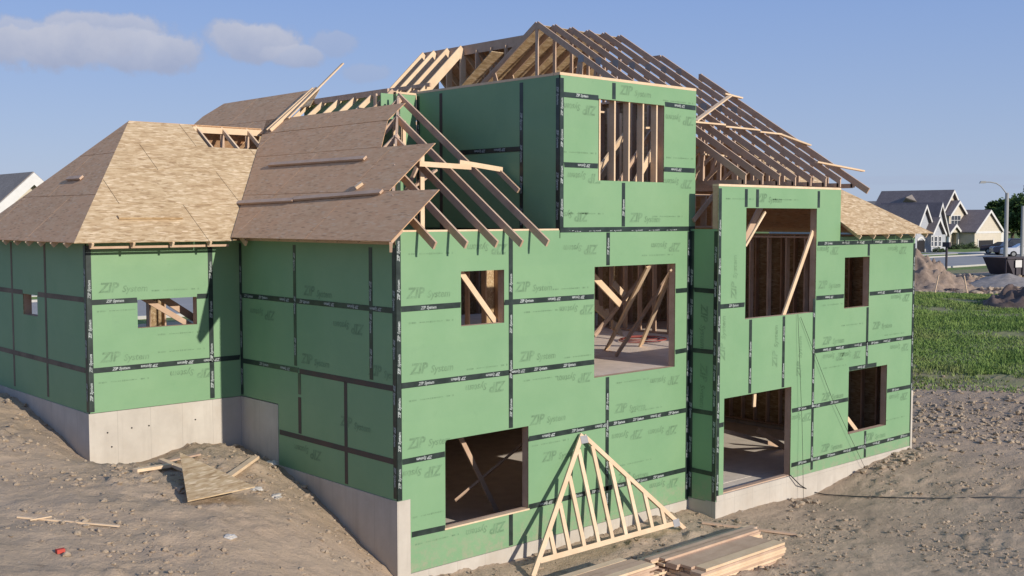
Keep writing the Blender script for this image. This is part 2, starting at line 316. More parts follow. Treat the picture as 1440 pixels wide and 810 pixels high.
def rut(x, y):
    h = 0
    for (x0, y0, m, w) in ((9, -3.4, .22, .9), (10, -5.6, .34, .9)):
        if x < x0-2: continue
        c = y-(y0+m*(x-x0)+.5*math.sin(x*.25)); e = abs(abs(c)-w)
        if e < .3: h -= .05*(1-(e/.3)**2)*(.8+.2*noise.noise(Vector((x*4, y*4, 0))))*min(1, (x-x0+2)/2); h += 0
        elif e < .45: h += .025
    return h
def detail_h(x, y, d):
    v = Vector((x, y, 0)); a = noise.fractal(v*.55, 1, 2, 5)*.09
    r = noise.fractal(v*2.1+Vector((7, 3, 0)), .9, 2.1, 4)*.035
    c = max(0, noise.fractal(v*5+Vector((1, 9, 4)), .8, 2, 3)-.05)*.075
    trk = 0
    if x > 8 or y < -1.2: trk = math.sin((y*.9+x*.35)*5+noise.noise(v*.4)*3)*.012
    k = 1 if d < 30 else max(.35, 1-(d-30)/40)
    if y > 28: k = .1
    f = max(0, noise.fractal(v*3.3+Vector((4, 2, 8)), .7, 2.2, 4)-.12)*.10 if d < 32 else 0
    mk = min(max((noise.noise(v*.45+Vector((3, 8, 1)))+.3)*2.2, .42), 1.25); c *= mk; f *= mk; r *= .5+.5*mk
    if x > 16 and y < 27: a += noise.noise(v*.16)*.40*min(1, (x-16)/6)
    return (a*(.4 if x > 7.5 else .6)+r*(.5 if x > 7.5 else 1.0)+c*(1.1 if x > 7.5 else 1)+f*(.45 if x > 7.5 else .75))*k
def axis(lo, hi, step, far_lo, far_hi, grow=1.13):
    xs = list(np.arange(lo, hi, step)); st = step; x = hi
    while x < far_hi: xs.append(x); st = min(st*grow, 200); x += st
    xs.append(far_hi); st = step; x = lo-step; L = []
    while x > far_lo: L.append(x); st = min(st*grow, 200); x -= st
    L.append(far_lo); return np.array(sorted(L)+xs)
xs = axis(-7.5, 9.5, .075, -4000, 4000, 1.035); ys = axis(-6.5, 6.5, .075, -4000, 4000, 1.035)
XX, YY = np.meshgrid(xs, ys, indexing='ij'); HH = base_h(XX, YY)
vs = []; gr = []; rb = []
for i, x in enumerate(xs):
    for j, y in enumerate(ys):
        d = math.hypot(x-CP.x, y-CP.y); h = HH[i, j]
        if inside(x, y): h = -.6 if x > 0 else 1.0
        elif d < 140: h += detail_h(x, y, d)
        vs.append((x, y, h))
        az = math.atan2(y-CP.y, x-CP.x); gq = 0.
        rr = d+noise.noise(Vector((x*.2, y*.2, 0)))*3.5
        if az < .62: gq = min(max((rr-36.5)/1.5, 0), 1)*min(max((60.5-rr)/2, 0), 1)
        if y > 27 and not (32.6 < y < 46.4): gq = 1.
        if d > 300: gq = 1.
        gr.append(gq); rb.append(min(max((d-19-(y+1)*.5)/9, 0), 1)*.75 if x > 9 and y < 30 else 0.)
ny = len(ys)
fs = [(i*ny+j, (i+1)*ny+j, (i+1)*ny+j+1, i*ny+j+1) for i in range(len(xs)-1) for j in range(ny-1)]
me = bpy.data.meshes.new('ground'); me.from_pydata(vs, [], fs); me.materials.append(M['dirt'])
for nm, arr in (('grass', gr), ('rubble', rb)): me.attributes.new(nm, 'FLOAT', 'POINT').data.foreach_set('value', arr)
me.polygons.foreach_set('use_smooth', [True]*len(me.polygons))
ground = bpy.data.objects.new('ground', me); col.objects.link(ground); tag(ground, kind='structure')
def gz(x, y):
    d = math.hypot(x-CP.x, y-CP.y); return float(base_h(x, y))+(detail_h(x, y, d) if d < 140 else 0)
# street, walks, lawns
mb = MB(); mb.box((-300, 33, 1.2), (420, 46, 1.325)); mb.build('street', 'asph', kind='structure')
for nm, y in (('kerb', 32.8), ('kerb', 46.0)): MB().box((-300, y, 1.2), (420, y+.2, 1.45)).build(nm, 'kerb', kind='structure')
MB().box((-300, 50.5, 1.2), (420, 52.2, 1.36)).build('sidewalk', 'kerb', kind='structure')
# ------------------------------------------------------------------ wall builder
def clipgrid(add, holes):
    us = sorted({r[i] for r in add+holes for i in (0, 2)}); zs = sorted({r[i] for r in add+holes for i in (1, 3)})
    cells = {}
    for i in range(len(us)-1):
        for j in range(len(zs)-1):
            u = (us[i]+us[i+1])/2; z = (zs[j]+zs[j+1])/2
            cells[i, j] = any(r[0] < u < r[2] and r[1] < z < r[3] for r in add) and not any(r[0] < u < r[2] and r[1] < z < r[3] for r in holes)
    return us, zs, cells
def wallmesh(P, add, holes, th):
    """P(u,z,d): point at u, z and depth d behind the face"""
    us, zs, c = clipgrid(add, holes); mb = MB(); mb.mi = []; idx = {}
    def vid(i, j, k):
        if (i, j, k) not in idx: idx[i, j, k] = len(mb.v); mb.v.append(tuple(P(us[i], zs[j], th*k)))
        return idx[i, j, k]
    for (i, j), on in c.items():
        if not on: continue
        for k in (0, 1): mb.f.append(tuple(vid(a, b, k) for a, b in ((i, j), (i+1, j), (i+1, j+1), (i, j+1)))); mb.mi.append(k)
        for (di, dj, e) in ((-1, 0, ((i, j), (i, j+1))), (1, 0, ((i+1, j), (i+1, j+1))), (0, -1, ((i, j), (i+1, j))), (0, 1, ((i, j+1), (i+1, j+1)))):
            if not c.get((i+di, j+dj), False): mb.f.append((vid(*e[0], 0), vid(*e[1], 0), vid(*e[1], 1), vid(*e[0], 1))); mb.mi.append(1)
    return mb
def frame(P, add, holes, d0=.02, dep=.14, step=.406, only=None):
    """studs, plates and opening frames behind the sheathing, one mesh"""
    mb = MB()
    def bx(u0, z0, u1, z1, a=0, b=0):
        q = [P(u0, z0, d0+a), P(u1, z0, d0+a), P(u1, z0, d0+dep-b), P(u0, z0, d0+dep-b)]; t = [p+Vector((0, 0, z1-z0)) for p in q]; mb.hexa(q+t)
    for (u0, z0, u1, z1) in add:
        u = u0+.02
        while u < u1-.03:
            segs = [(z0+.04, z1-.04)]
            for h in holes:
                if h[0]-.06 < u+.019 < h[2]+.06:
                    new = []
                    for s in segs:
                        if h[1] > s[0] and h[3] < s[1]: new += [(s[0], h[1]-.04), (h[3]+.04, s[1])]
                        elif h[1] <= s[0] < h[3] < s[1]: new.append((h[3]+.04, s[1]))
                        elif s[0] < h[1] < s[1] <= h[3]: new.append((s[0], h[1]-.04))
                        elif h[1] <= s[0] and h[3] >= s[1]: pass
                        else: new.append(s)
                    segs = new
            for s in segs:
                if s[1]-s[0] > .05: bx(u, s[0], u+.038, s[1], .002, .002)
            u += step
        for zp in (z0, z1-.038):
            seg = [(u0+.005, u1-.005)]
            for h in holes:
                if h[1] < zp+.03 and h[3] > zp: seg = [q for a, b in seg for q in (((a, min(b, h[0]-.04)), (max(a, h[2]+.04), b)) if a < h[2] and b > h[0] else ((a, b),)) if q[1]-q[0] > .02]
            for a, b in seg: bx(a, zp, b, zp+.036, .001, .001)
    for h in holes:
        bx(h[0]-.038, h[1]-.03, h[0]-.001, h[3]+.03); bx(h[2]+.001, h[1]-.03, h[2]+.038, h[3]+.03)
        bx(h[0]-.036, h[3]+.001, h[2]+.036, h[3]+.18, .003, .003); bx(h[0]-.036, h[1]-.038, h[2]+.036, h[1]-.001, .003, .003)
    return mb
# text meshes
def textmesh(body, size, shear=.22, bold=.006, res=2):
    c = bpy.data.curves.new('t', 'FONT'); c.body = body; c.size = size; c.shear = shear; c.offset = bold; c.resolution_u = res; c.align_x = 'CENTER'; c.align_y = 'CENTER'; c.fill_mode = 'FRONT'
    o = bpy.data.objects.new('t', c); col.objects.link(o); dg = bpy.context.evaluated_depsgraph_get(); m = o.evaluated_get(dg).to_mesh()
    vv = [(v.co.x, v.co.y) for v in m.vertices]; ff = [tuple(p.vertices) for p in m.polygons]; o.evaluated_get(dg).to_mesh_clear()
    bpy.data.objects.remove(o); bpy.data.curves.remove(c); return vv, ff
bpy.context.view_layer.update()
T_ZIP = textmesh('ZIP', .235, .22, .008); T_SYS = textmesh('System', .165, .2, .003); T_TP = textmesh('ZIP System', .07, .2, .003, 1)
CLIPR = [None, None]
def inr(q, R_): return any(a[0] < q[0] < a[2] and a[1] < q[1] < a[3] for a in R_)
def place(mb, T, P, u, z, dx, dz, rot, off, sx=1.):
    n = len(mb.v); ok = []; c, s = math.cos(rot), math.sin(rot)
    for a, b in T[0]:
        a = a*sx+dx; b = b+dz; q = (u+a*c-b*s, z+a*s+b*c); mb.v.append(tuple(P(q[0], q[1], off))); ok.append(CLIPR[0] is None or (inr(q, CLIPR[0]) and not inr(q, CLIPR[1])))
    mb.f += [tuple(n+i for i in f) for f in T[1] if all(ok[i] for i in f)]
def logo(mb, P, u, z, rot=0, off=-.003, sx=1.): 
    place(mb, T_ZIP, P, u, z, -.24*sx, 0, rot, off, sx); place(mb, T_SYS, P, u, z, .24*sx, -.03, rot, off, sx)
def small(mb, P, u, z, rot=0, off=-.003, sx=1.): place(mb, T_SM, P, u, z, 0, 0, rot, off, sx)
def dashes():
    q = random.Random(5); v = []; f = []; x = -.45
    while x < .45:
        w_ = q.uniform(.012, .05); h_ = q.uniform(.012, .03); n = len(v); v += [(x, -h_/2), (x+w_, -h_/2), (x+w_, h_/2), (x, h_/2)]; f.append((n, n+1, n+2, n+3)); x += w_+q.uniform(.006, .02)+(0.05 if q.random() < .12 else 0)
    return v, f
T_SM = dashes()
TW = .092
def tapes(P, L, sx=1., prints=True):
    tb = MB(); pb = MB()
    for i, (u0, z0, u1, z1) in enumerate(L):
        k = .004+.0012*(i % 3)
        if z0 == z1:
            j1, j2 = random.uniform(-.009, .009), random.uniform(-.009, .009); q = [(u0+random.uniform(-.02, .02), z0-TW/2+j1), (u1+random.uniform(-.02, .02), z0-TW/2+j2), (u1, z0+TW/2+j2), (u0, z0+TW/2+j1)]
            if prints:
                u = min(u0, u1)+.35+random.random()*.2
                while u < max(u0, u1)-.25: place(pb, T_TP, P, u, z0, 0, 0, 0 if random.random() < .5 else math.pi, -k-.003, sx); u += .5+.3*random.random()
        else:
            q = [(u0-TW/2, z0), (u0+TW/2, z0), (u0+TW/2, z1), (u0-TW/2, z1)]
            if prints:
                z = min(z0, z1)+.35
                while z < max(z0, z1)-.25: place(pb, T_TP, P, u0, z, 0, 0, math.pi/2, -k-.003, sx); z += .5+.3*random.random()
        tb.prism([P(u, z, -k) for u, z in q], P(0, 0, 0)-P(0, 0, -k+.0005))
    return tb, pb
# ------------------------------------------------------------------ the unfinished house
house = root('unfinished_house', (0, 0, 0), 'large unfinished house wrapped in green sheathing with an open timber roof', 'house')
PF = lambda u, z, d: Vector((u, d, z))                 # main facade, faces -Y
PG = lambda u, z, d: Vector((u, -.69+d, z))            # tower and right section
PS = lambda u, z, d: Vector((d, u, z))                 # side wall, faces -X (u = Y)
PW = lambda u, z, d: Vector((u, 4.98+d, z))            # wing front
PL = lambda u, z, d: Vector((-2.93+d, u, z))           # wing left side
PB = lambda u, z, d: Vector((3.62+d, u, z))            # bump-out side
PT = lambda u, z, d: Vector((7.32+d, u, z))            # tower side
PU = lambda u, z, d: Vector((u, 4.15+d, z))            # upper rear front
PV = lambda u, z, d: Vector((3.1+d, u, z))            # upper rear side
TH = .018
PR = math.pi
def full_wall(name, P, add, holes, tp, logos, fr=True, label=None, flip=1., dusty=(), smalls=(), dm='tape_w'):
    CLIPR[0], CLIPR[1] = add, holes
    wm = wallmesh(P, add, holes, TH); wl = wm.build(name, 'green', house, label=label)
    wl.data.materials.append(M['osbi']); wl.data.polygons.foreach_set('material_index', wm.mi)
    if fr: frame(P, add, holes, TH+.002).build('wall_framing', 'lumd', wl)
    tb, pb = tapes(P, tp, flip); tb.build('seam_tape', 'tape', wl); 
    if pb.v: pb.build('tape_lettering', 'printw', wl, fix=False)
    if dusty:
        tb, pb = tapes(P, dusty, flip, False); tb.build('seam_tape', dm, wl, label='dusty brown seam tape')
    lb = MB()
    for a in logos: logo(lb, P, a[0], a[1], a[2]*PR, -.003, flip)
    for a in smalls: small(lb, P, a[0], a[1], a[2]*PR, -.003, flip)
    if lb.v: lb.build('printed_lettering', 'printg', wl, fix=False)
    return wl
# main facade
F_H = [(1.33, 3.93, 2.29, 4.84), (4.53, 2.76, 6.86, 4.82), (.98, .60, 2.86, 2.07)]
full_wall('front_wall', PF, [(0, 1.2, 7.32, 5.5), (.26, 0, 7.32, 1.2)], F_H,
    [(.05, 1.22, .05, 5.45), (7.27, .02, 7.27, 5.45), (.1, 4.28, 1.32, 4.28), (2.30, 4.28, 4.52, 4.28), (6.87, 4.28, 7.22, 4.28), (.1, 3.06, 4.52, 3.06), (6.87, 3.06, 7.22, 3.06), (.1, 1.84, .97, 1.84), (2.87, 1.84, 7.22, 1.84),
     (.28, .62, .97, .62), (2.87, .62, 7.22, .62), (2.44, 2.09, 2.44, 5.45), (2.44, 0.02, 2.44, .58), (4.89, .02, 4.89, 2.74), (4.89, 4.84, 4.89, 5.45), (3.64, 5.5, 7.46, 5.5)],
    [(.62, 4.52, 0), (1.95, 5.2, 1), (.68, 3.3, 0), (1.9, 2.85, 1), (.62, 2.1, 0), (.5, 1.6, 1), (2.95, 4.52, 0), (3.05, 3.3, 0), (4.2, 5.15, 1), (4.1, 4.05, 1), (4.05, 2.8, 1), (3.3, 2.15, 0), (6.6, 5.15, 1), (5.5, 2.1, 0), (5.5, 1.55, 1), (6.55, 1.5, 1), (3.6, 1.45, 0), (1.9, .4, 1), (6.6, 2.5, 1), (5.6, .75, 0), (6.6, .42, 1)],
    smalls=[(.7, 5.15, 0), (.7, 4.05, 0), (1.9, 3.2, 0), (.7, 2.8, 0), (3.2, 4.08, 0), (3.2, 2.88, 0), (5.6, 2.6, 0), (6.0, 2.0, 0), (3.4, 1.7, 0), (.7, .9, 0), (4.2, 3.2, 0), (5.7, 1.0, 0), (6.3, 5.0, 0), (3.9, 4.45, 0), (.8, .45, 0)])
# tower and right section share a plane
G_H = [(8.22, 3.68, 8.42, 5.92)]
GH = [(8.23, 3.67, 10.79, 5.92), (7.57, .0, 9.92, 2.12), (11.95, 3.68, 13.01, 4.83), (12.2, .79, 13.9, 2.24)]
full_wall('tower_wall', PG, [(7.32, .07, 11.74, 6.34), (11.74, .14, 15.1, 5.3)], GH,
    [(7.37, .1, 7.37, 6.3), (8.22, 5.94, 8.22, 6.3), (8.60, 5.94, 8.60, 6.3), (10.85, 5.94, 10.85, 6.3), (7.42, 3.97, 8.21, 3.97), (8.42, 2.14, 8.42, 3.65), (9.6, 2.14, 9.6, 3.65), (10.74, .2, 10.74, 3.97), (10.82, 3.97, 11.93, 3.97), (13.03, 3.97, 15.05, 3.97),
     (10.85, 5.16, 15.05, 5.16), (10.79, 2.81, 15.05, 2.81), (9.94, 1.6, 12.18, 1.6), (13.92, 1.6, 15.05, 1.6), (12.2, 2.29, 13.4, 2.29), (9.96, .42, 15.05, .42), (12.96, 4.85, 12.96, 5.12), (12.96, 2.33, 12.96, 3.66), (12.96, .15, 12.96, .77), (7.42, 1.6, 7.56, 1.6), (15.07, .5, 15.07, 5.1)],
    [(8.98, 6.12, 0), (7.85, 4.5, .5), (7.5, 3.3, .5), (9.3, 3.0, .5), (10.2, 2.7, .5), (11.3, 4.25, 0), (11.3, 5.0, 1), (14.3, 4.95, 1), (13.6, 3.2, 0), (11.5, 3.0, 0), (14.5, 3.8, 1), (12.3, 2.6, 1), (14.5, 2.6, 1), (11.5, 1.75, 0), (11.5, .6, 0), (11.6, 2.62, 1), (13.4, .6, 0), (10.3, 1.4, 1), (14.5, 1.4, 1)],
    smalls=[(8.0, 6.1, 0), (9.6, 6.1, 0), (11.5, 3.8, 0), (14.2, 2.95, 0), (11.6, 2.4, 0), (14.3, .9, 0), (12.3, 3.3, 0)])
# side wall
full_wall('side_wall', PS, [(0.0, 2.34, 4.98, 5.3), (0.0, 1.22, 3.62, 2.34)], [],
    [(.05, 1.25, .05, 5.25), (.10, 4.26, 4.9, 4.26), (.68, 3.1, .68, 5.25), (3.0, 3.1, 3.0, 5.25), (4.93, 2.36, 4.93, 5.25), (2.9, 3.02, 4.9, 3.02), (2.88, 2.6, 2.88, 2.98)],
    [(4.1, 3.95, 1), (2.3, 4.45, 0), (1.3, 3.9, 1), (2.4, 3.25, 0), (.35, 3.25, 0), (1.2, 2.3, 0), (2.6, 1.6, 1)], flip=-1., dusty=[(.10, 3.02, 2.88, 3.02), (.10, 1.84, 3.58, 1.84), (2.88, 1.9, 2.88, 2.55), (1.43, 1.25, 1.43, 2.98)])
# wing
W_H = [(-2.02, 3.76, -.88, 4.27)]
full_wall('wing_front_wall', PW, [(-2.93, 2.33, 0.0, 5.3)], W_H, [(-2.88, 2.35, -2.88, 5.25), (-.6, 2.35, -.6, 5.25), (-2.83, 4.27, -2.03, 4.27), (-.87, 4.27, -.65, 4.27), (-2.83, 3.07, -.01, 3.07)],
    [(-2.3, 4.5, 0), (-2.3, 3.28, 0), (-.95, 2.85, 1), (-1.0, 5.2, 1)], smalls=[(-1.3, 4.42, 0), (-2.3, 4.1, 0), (-1.2, 3.3, 0), (-2.3, 2.85, 0), (-1.2, 3.62, 0)])
L_H = [(7.34, 3.87, 8.10, 4.27)]
full_wall('wing_side_wall', PL, [(4.98, 2.33, 9.9, 5.3)], L_H, [(5.03, 2.35, 5.03, 5.25)], [], flip=-1., dusty=[(5.1, 4.30, 7.3, 4.30), (8.12, 4.30, 9.85, 4.30), (5.1, 3.08, 9.85, 3.08), (8.7, 2.4, 8.7, 5.25), (6.9, 2.4, 6.9, 5.25)], dm='tape_f')
# upper box
B_H = [(4.62, 6.41, 6.48, 7.90)]
full_wall('upper_front_wall', PF, [(3.62, 5.501, 7.46, 8.25)], B_H, [(3.67, 5.55, 3.67, 8.2), (3.72, 7.92, 4.61, 7.92), (6.49, 7.92, 7.44, 7.92), (3.72, 6.67, 4.61, 6.67), (6.49, 6.67, 7.44, 6.67), (5.03, 7.92, 5.03, 8.22), (5.31, 5.56, 5.31, 6.38)],
    [(4.15, 7.68, 1), (5.6, 8.1, 0), (7.0, 7.65, 1), (4.3, 6.45, 1), (5.9, 5.72, 0), (6.95, 6.4, 1), (3.95, 5.75, 1)], smalls=[(4.1, 6.9, 0), (4.3, 5.8, 0), (7.0, 6.9, 0), (6.6, 5.75, 0), (6.9, 8.0, 0)])
full_wall('upper_side_wall', PB, [(0.0, 5.36, 4.15, 8.25)], [], [(.05, 5.5, .05, 8.2), (1.0, 5.4, 1.0, 8.2), (1.05, 7.0, 2.9, 7.0), (4.10, 5.4, 4.10, 8.2)], [], flip=-1., dusty=[(3.36, 5.4, 3.36, 8.2)])
full_wall('upper_rear_wall', PU, [(3.1, 5.36, 3.60, 8.22)], [], [(3.15, 5.6, 3.15, 8.18)], [])
full_wall('upper_rear_side_wall', PV, [(4.17, 5.36, 7.6, 8.25)], [], [], [], flip=-1.)
full_wall('tower_side_wall', PT, [(-.67, .05, 0.0, 5.5)], [], [(-.64, .07, -.64, 5.46), (-.05, .07, -.05, 5.46), (-.6, 4.28, -.1, 4.28), (-.6, 3.06, -.1, 3.06), (-.6, 1.84, -.1, 1.84), (-.6, .62, -.1, .62)], [(-.36, 2.4, .5), (-.36, 3.6, .5)], flip=-1.)
# rear and right walls
garage = [(-2.3, 2.36, 0.35, 4.75), (.75, 2.36, 3.3, 4.75)]
full_wall('rear_wall', lambda u, z, d: Vector((u, 9.9-d, z)), [(-2.93, 2.33, 3.6, 5.3)], garage, [], [], flip=-1.)
full_wall('right_wall', lambda u, z, d: Vector((15.1-d, u, z)), [(-.67, .14, 12.28, 5.3)], [], [], [])
full_wall('upper_right_wall', lambda u, z, d: Vector((11.74-d, u, z)), [(3.4, 5.12, 12.28, 6.4)], [], [], [])
full_wall('rear_wall', lambda u, z, d: Vector((u, 12.3-d, z)), [(3.6, 0, 15.1, 5.3), (3.6, 5.3, 11.72, 8.1)], [], [], [], flip=-1.)
# foundation
def found(*boxes):
    mb = MB()
    for b in boxes: mb.box(*b)
    return mb.build('foundation_wall', 'conc', house)
e = -.012
found(((e, e, -1.2), (.25, 3.62, 1.215)), ((e, 3.62, -1.2), (.25, 5.2, 2.325)))
found(((-2.942, 4.968, 0), (e-.001, 5.2, 2.322)), ((-2.941, 5.2, 0), (-2.7, 9.9, 2.326)))
found(((.25, e, -1.2), (7.33, .25, -.005)))
found(((7.308, -.702, -1.2), (15.11, -.45, .068)), ((7.345, -.7005, .069), (10.0, -.46, .185)), ((10.001, -.701, .07), (15.112, -.46, .135)), ((7.31, -.45, -1.2), (7.55, -.013, .045)), ((14.86, -.45, -1.2), (15.112, 9.9, .13)))
MB().box((15.04, -.715, -.6), (15.115, -.69, 1.5)).build('foundation_pier', 'conc', house)
mbt = MB()
for u, z in ((-2.62, 1.96), (-2.18, 1.99), (-1.86, 1.99), (-.96, 1.99), (-2.55, 1.7)): mbt.tube([(u, 4.975, z), (u, 4.955, z)], .014, 6)
mbt.build('form_tie', 'dark', house)
# floors
MB().box((.25, .25, -.2), (14.86, 12.0, .04)).build('basement_slab', 'slab', house)
MB().box((7.56, -.45, -.15), (14.85, .25, .036)).build('basement_slab', 'slab', house)
MB().box((.02, .17, 2.72), (15.06, 12.2, 2.75)).build('floor_deck', 'deck', house)
MB().box((4.5, .02, 2.722), (6.9, .17, 2.752)).build('floor_deck', 'deck', house)
MB().box((3.64, .17, 5.47), (7.44, 12.2, 5.5)).build('floor_deck', 'deck', house)
MB().box((-2.69, 5.2, 2.1), (.24, 9.88, 2.34)).build('garage_slab', 'conc', house)
jb = MB()
y = .5
for k in range(24): jb.box((.03, y, 2.42), (15.0, y+.038, 2.715)); y += .4
jb.build('floor_joists', 'lumd', house)
jb = MB(); x = 3.9
while x < 7.3: jb.box((x, .2, 5.18), (x+.038, 9.6, 5.466)); x += .4
jb.build('floor_joists', 'lumd', house)
# plates along wall tops
pb_ = MB()
pb_.box((3.62, -.002, 8.251), (7.46, .15, 8.30)).box((3.618, .16, 8.251), (3.76, 4.15, 8.295)).box((3.1, 4.14, 8.221), (3.60, 4.30, 8.262)).box((3.1, 4.31, 8.251), (3.24, 7.6, 8.29))
pb_.box((7.32, -.692, 6.341), (11.74, -.54, 6.385)).box((.0, -.002, 5.501), (3.60, .14, 5.53)).box((-.002, .16, 5.301), (.14, 4.9, 5.34))
for i in range(0, len(pb_.v), 8):
    m1 = MB(); m1.v = pb_.v[i:i+8]; m1.f = pb_.f[:6]; m1.build('top_plate', 'lum', house)
pb_ = MB(); pb_.box((3.75, 3.96, 5.502), (3.62, .16, 5.53)); pb_.build('top_plate', 'lumd', house)
MB().box((7.6, -.66, .187), (9.90, -.54, .21)).build('door_sill', 'lumd', house)
MB().box((.96, -.012, .575), (2.88, .1, .602)).build('window_sill', 'lum', house)
# interior stud walls
def studwall(P, u0, u1, z0, z1, step=.406, m='lumd', back=None, stud_parts=True):
    pl = MB()
    for z in (z0, z1-.038):
        pl.hexa([P(u0, z, 0), P(u1, z, 0), P(u1, z, .14), P(u0, z, .14)]+[P(u0, z+.038, 0), P(u1, z+.038, 0), P(u1, z+.038, .14), P(u0, z+.038, .14)])
    o = pl.build('partition_wall', m, house); u = u0+.01
    while u < u1-.04:
        q = [P(u, z0+.04, .003), P(u+.038, z0+.04, .003), P(u+.038, z0+.04, .137), P(u, z0+.04, .137)]
        MB().hexa(q+[p+Vector((0, 0, z1-z0-.08)) for p in q]).build('stud', m, o); u += step
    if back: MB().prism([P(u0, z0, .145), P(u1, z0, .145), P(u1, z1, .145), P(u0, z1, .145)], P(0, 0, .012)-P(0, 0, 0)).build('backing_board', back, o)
Yw = lambda Y: (lambda u, z, d: Vector((u, Y+d, z)))
Xw = lambda X: (lambda u, z, d: Vector((X+d, u, z)))
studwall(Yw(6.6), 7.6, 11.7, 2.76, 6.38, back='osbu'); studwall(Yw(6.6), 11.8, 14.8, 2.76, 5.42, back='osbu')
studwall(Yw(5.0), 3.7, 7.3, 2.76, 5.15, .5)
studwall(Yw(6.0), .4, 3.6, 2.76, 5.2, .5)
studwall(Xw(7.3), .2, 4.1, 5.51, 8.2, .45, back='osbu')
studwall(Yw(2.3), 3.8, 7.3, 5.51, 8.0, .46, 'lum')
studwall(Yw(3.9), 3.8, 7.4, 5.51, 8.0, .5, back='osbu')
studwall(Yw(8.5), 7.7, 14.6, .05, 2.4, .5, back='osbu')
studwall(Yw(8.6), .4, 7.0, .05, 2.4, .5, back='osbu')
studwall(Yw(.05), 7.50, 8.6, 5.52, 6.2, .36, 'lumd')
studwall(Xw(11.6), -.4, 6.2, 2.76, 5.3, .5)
# braces
def brace(a, b, wd=.038, ht=.09, m='lum', up=(0, -1, 0), name='brace'):
    return MB().beam(a, b, wd, ht, up).build(name, m, house)
def bx2(x0, y0, Y0, x1, y1, Y1, **k): return brace(onY(x0, y0, Y0), onY(x1, y1, Y1), **k)
UPX = (-.3, -1, .3)
bx2(644, 378, .20, 703, 462, .22, wd=.04, ht=.10, up=(1, 0, .6))
bx3 = lambda x0, y0, Y0, x1, y1, **k: brace(onY(x0, y0, Y0), onZ(x1, y1, 2.765), **k)
bx3(913, 373, .10, 853, 491, ht=.15, up=(1, 0, .4)); bx3(946, 378, .08, 901, 486, ht=.14, up=(1, 0, .4))
bx3(957, 362, 1.2, 866, 501, m='lumd', ht=.12, up=(1, 0, .4)); bx2(925, 362, 1.4, 836, 472, 1.9, m='lumd', ht=.13, up=(1, 0, .4))
bx2(834, 388, 1.0, 872, 428, 1.0, ht=.13, up=(1, 0, 1)); bx2(862, 398, 2.5, 882, 420, 2.5, ht=.14, up=(1, 0, 1))
bx2(1143, 325, -.60, 1101, 445, -.58, ht=.10, up=(1, 0, .4)); bx2(1076, 298, -.5, 1048, 346, -.5, ht=.05, up=(1, 0, .4)); bx2(1070, 290, .3, 1046, 340, .3, ht=.16, m='lumd', up=(1, 0, .4))
bx2(932, 188, .22, 893, 257, .24, ht=.13, up=(1, 0, .4)); bx2(925, 172, .5, 868, 262, .6, ht=.12, m='lumd', up=(1, 0, .4)); bx2(884, 185, 1.9, 838, 262, 2.0, ht=.14, up=(1, 0, .4))
bx2(646, 612, 1.4, 700, 722, 1.4, ht=.09, m='lumd', up=(1, 0, .4)); bx2(745, 616, 1.1, 640, 704, 1.6, ht=.10, m='lumd', up=(1, 0, .4))
bx2(1062, 535, -.35, 1060, 572, -.35, ht=.09, up=(1, 0, 0)); bx2(1191, 588, -.4, 1209, 612, -.4, ht=.10, up=(1, 0, .4))
bx2(1018, 606, 1.0, 1114, 632, 1.6, ht=.09, m='lumd', up=(0, 0, 1)); bx2(1065, 604, 1.2, 1120, 640, .4, ht=.12, m='lumd', up=(0, 0, 1))
bx2(200, 418, 5.3, 275, 462, 5.4, ht=.10, m='lumd', up=(1, 0, 1)); bx2(222, 415, 5.6, 290, 458, 5.6, ht=.13, m='lumd', up=(1, 0, 1))
bx2(1003, 275, .0, 975, 310, -.02, ht=.09, m='lumd', up=(1, 0, .4))
for px in (): bx2(px, 600, 5, px, 735, 5, ht=.09, m='lumd', up=(1, 0, 0), name='post')
for X in (4.66, 5.07, 5.47, 5.87, 6.27): MB().box((X, .022, 6.37), (X+.038, .16, 7.95)).build('stud', 'lum', house)
bx2(884, 182, .5, 842, 238, .7, ht=.12, up=(1, 0, .4)); bx2(905, 180, .4, 925, 180, .42, ht=.12)
for px in (856, 873, 897, 915): bx2(px, 150+.4*(px-850), 1.1, px, 262, 1.1, ht=.038, up=(1, 0, 0), name='stud')
# stair stringer inside the middle opening
for pg in ([(833, 413), (837, 421), (842, 422), (843, 430), (848, 431), (849, 437), (856, 434), (857, 441), (852, 449), (834, 432)], [(862, 450), (870, 455), (877, 473), (871, 471), (861, 462)]):
    st = MB(); st.prism([onY(x, y, 2.3) for x, y in pg], (0, .05, 0)); st.build('stair_stringer', 'lum', house)
# ------------------------------------------------------------------ roofs
def clip(poly, pl):
    """clip 2D polygon by half planes a*x+b*y<=c"""
    for a, b, c in pl:
        out = []
        for i in range(len(poly)):
            p, q = poly[i], poly[(i+1) % len(poly)]; dp = a*p[0]+b*p[1]-c; dq = a*q[0]+b*q[1]-c
            if dp <= 0: out.append(p)
            if dp*dq < 0: t = dp/(dp-dq); out.append((p[0]+(q[0]-p[0])*t, p[1]+(q[1]-p[1])*t))
        poly = out
        if len(poly) < 3: return []
    return poly
def sheets(name, P, rows, half, m, nrm, sheet=2.44, th=.014, gap=.005, label=None):
    """rows: (v0, v1, u0, u1); P(u,v) point on slope; half: planes in (u,v)"""
    mb = MB()
    for k, (v0, v1, u0, u1) in enumerate(rows):
        u = u0-(0 if k % 2 == 0 else sheet/2)
        while u < u1:
            a = max(u, u0); b = min(u+sheet, u1)
            if b-a > .05:
                q = clip([(a+gap, v0+gap), (b-gap, v0+gap), (b-gap, v1-gap), (a+gap, v1-gap)], half)
                if q: mb.prism([P(*c) for c in q], -Vector(nrm).normalized()*th)
            u += sheet
    return mb.build(name, m, house, label=label)
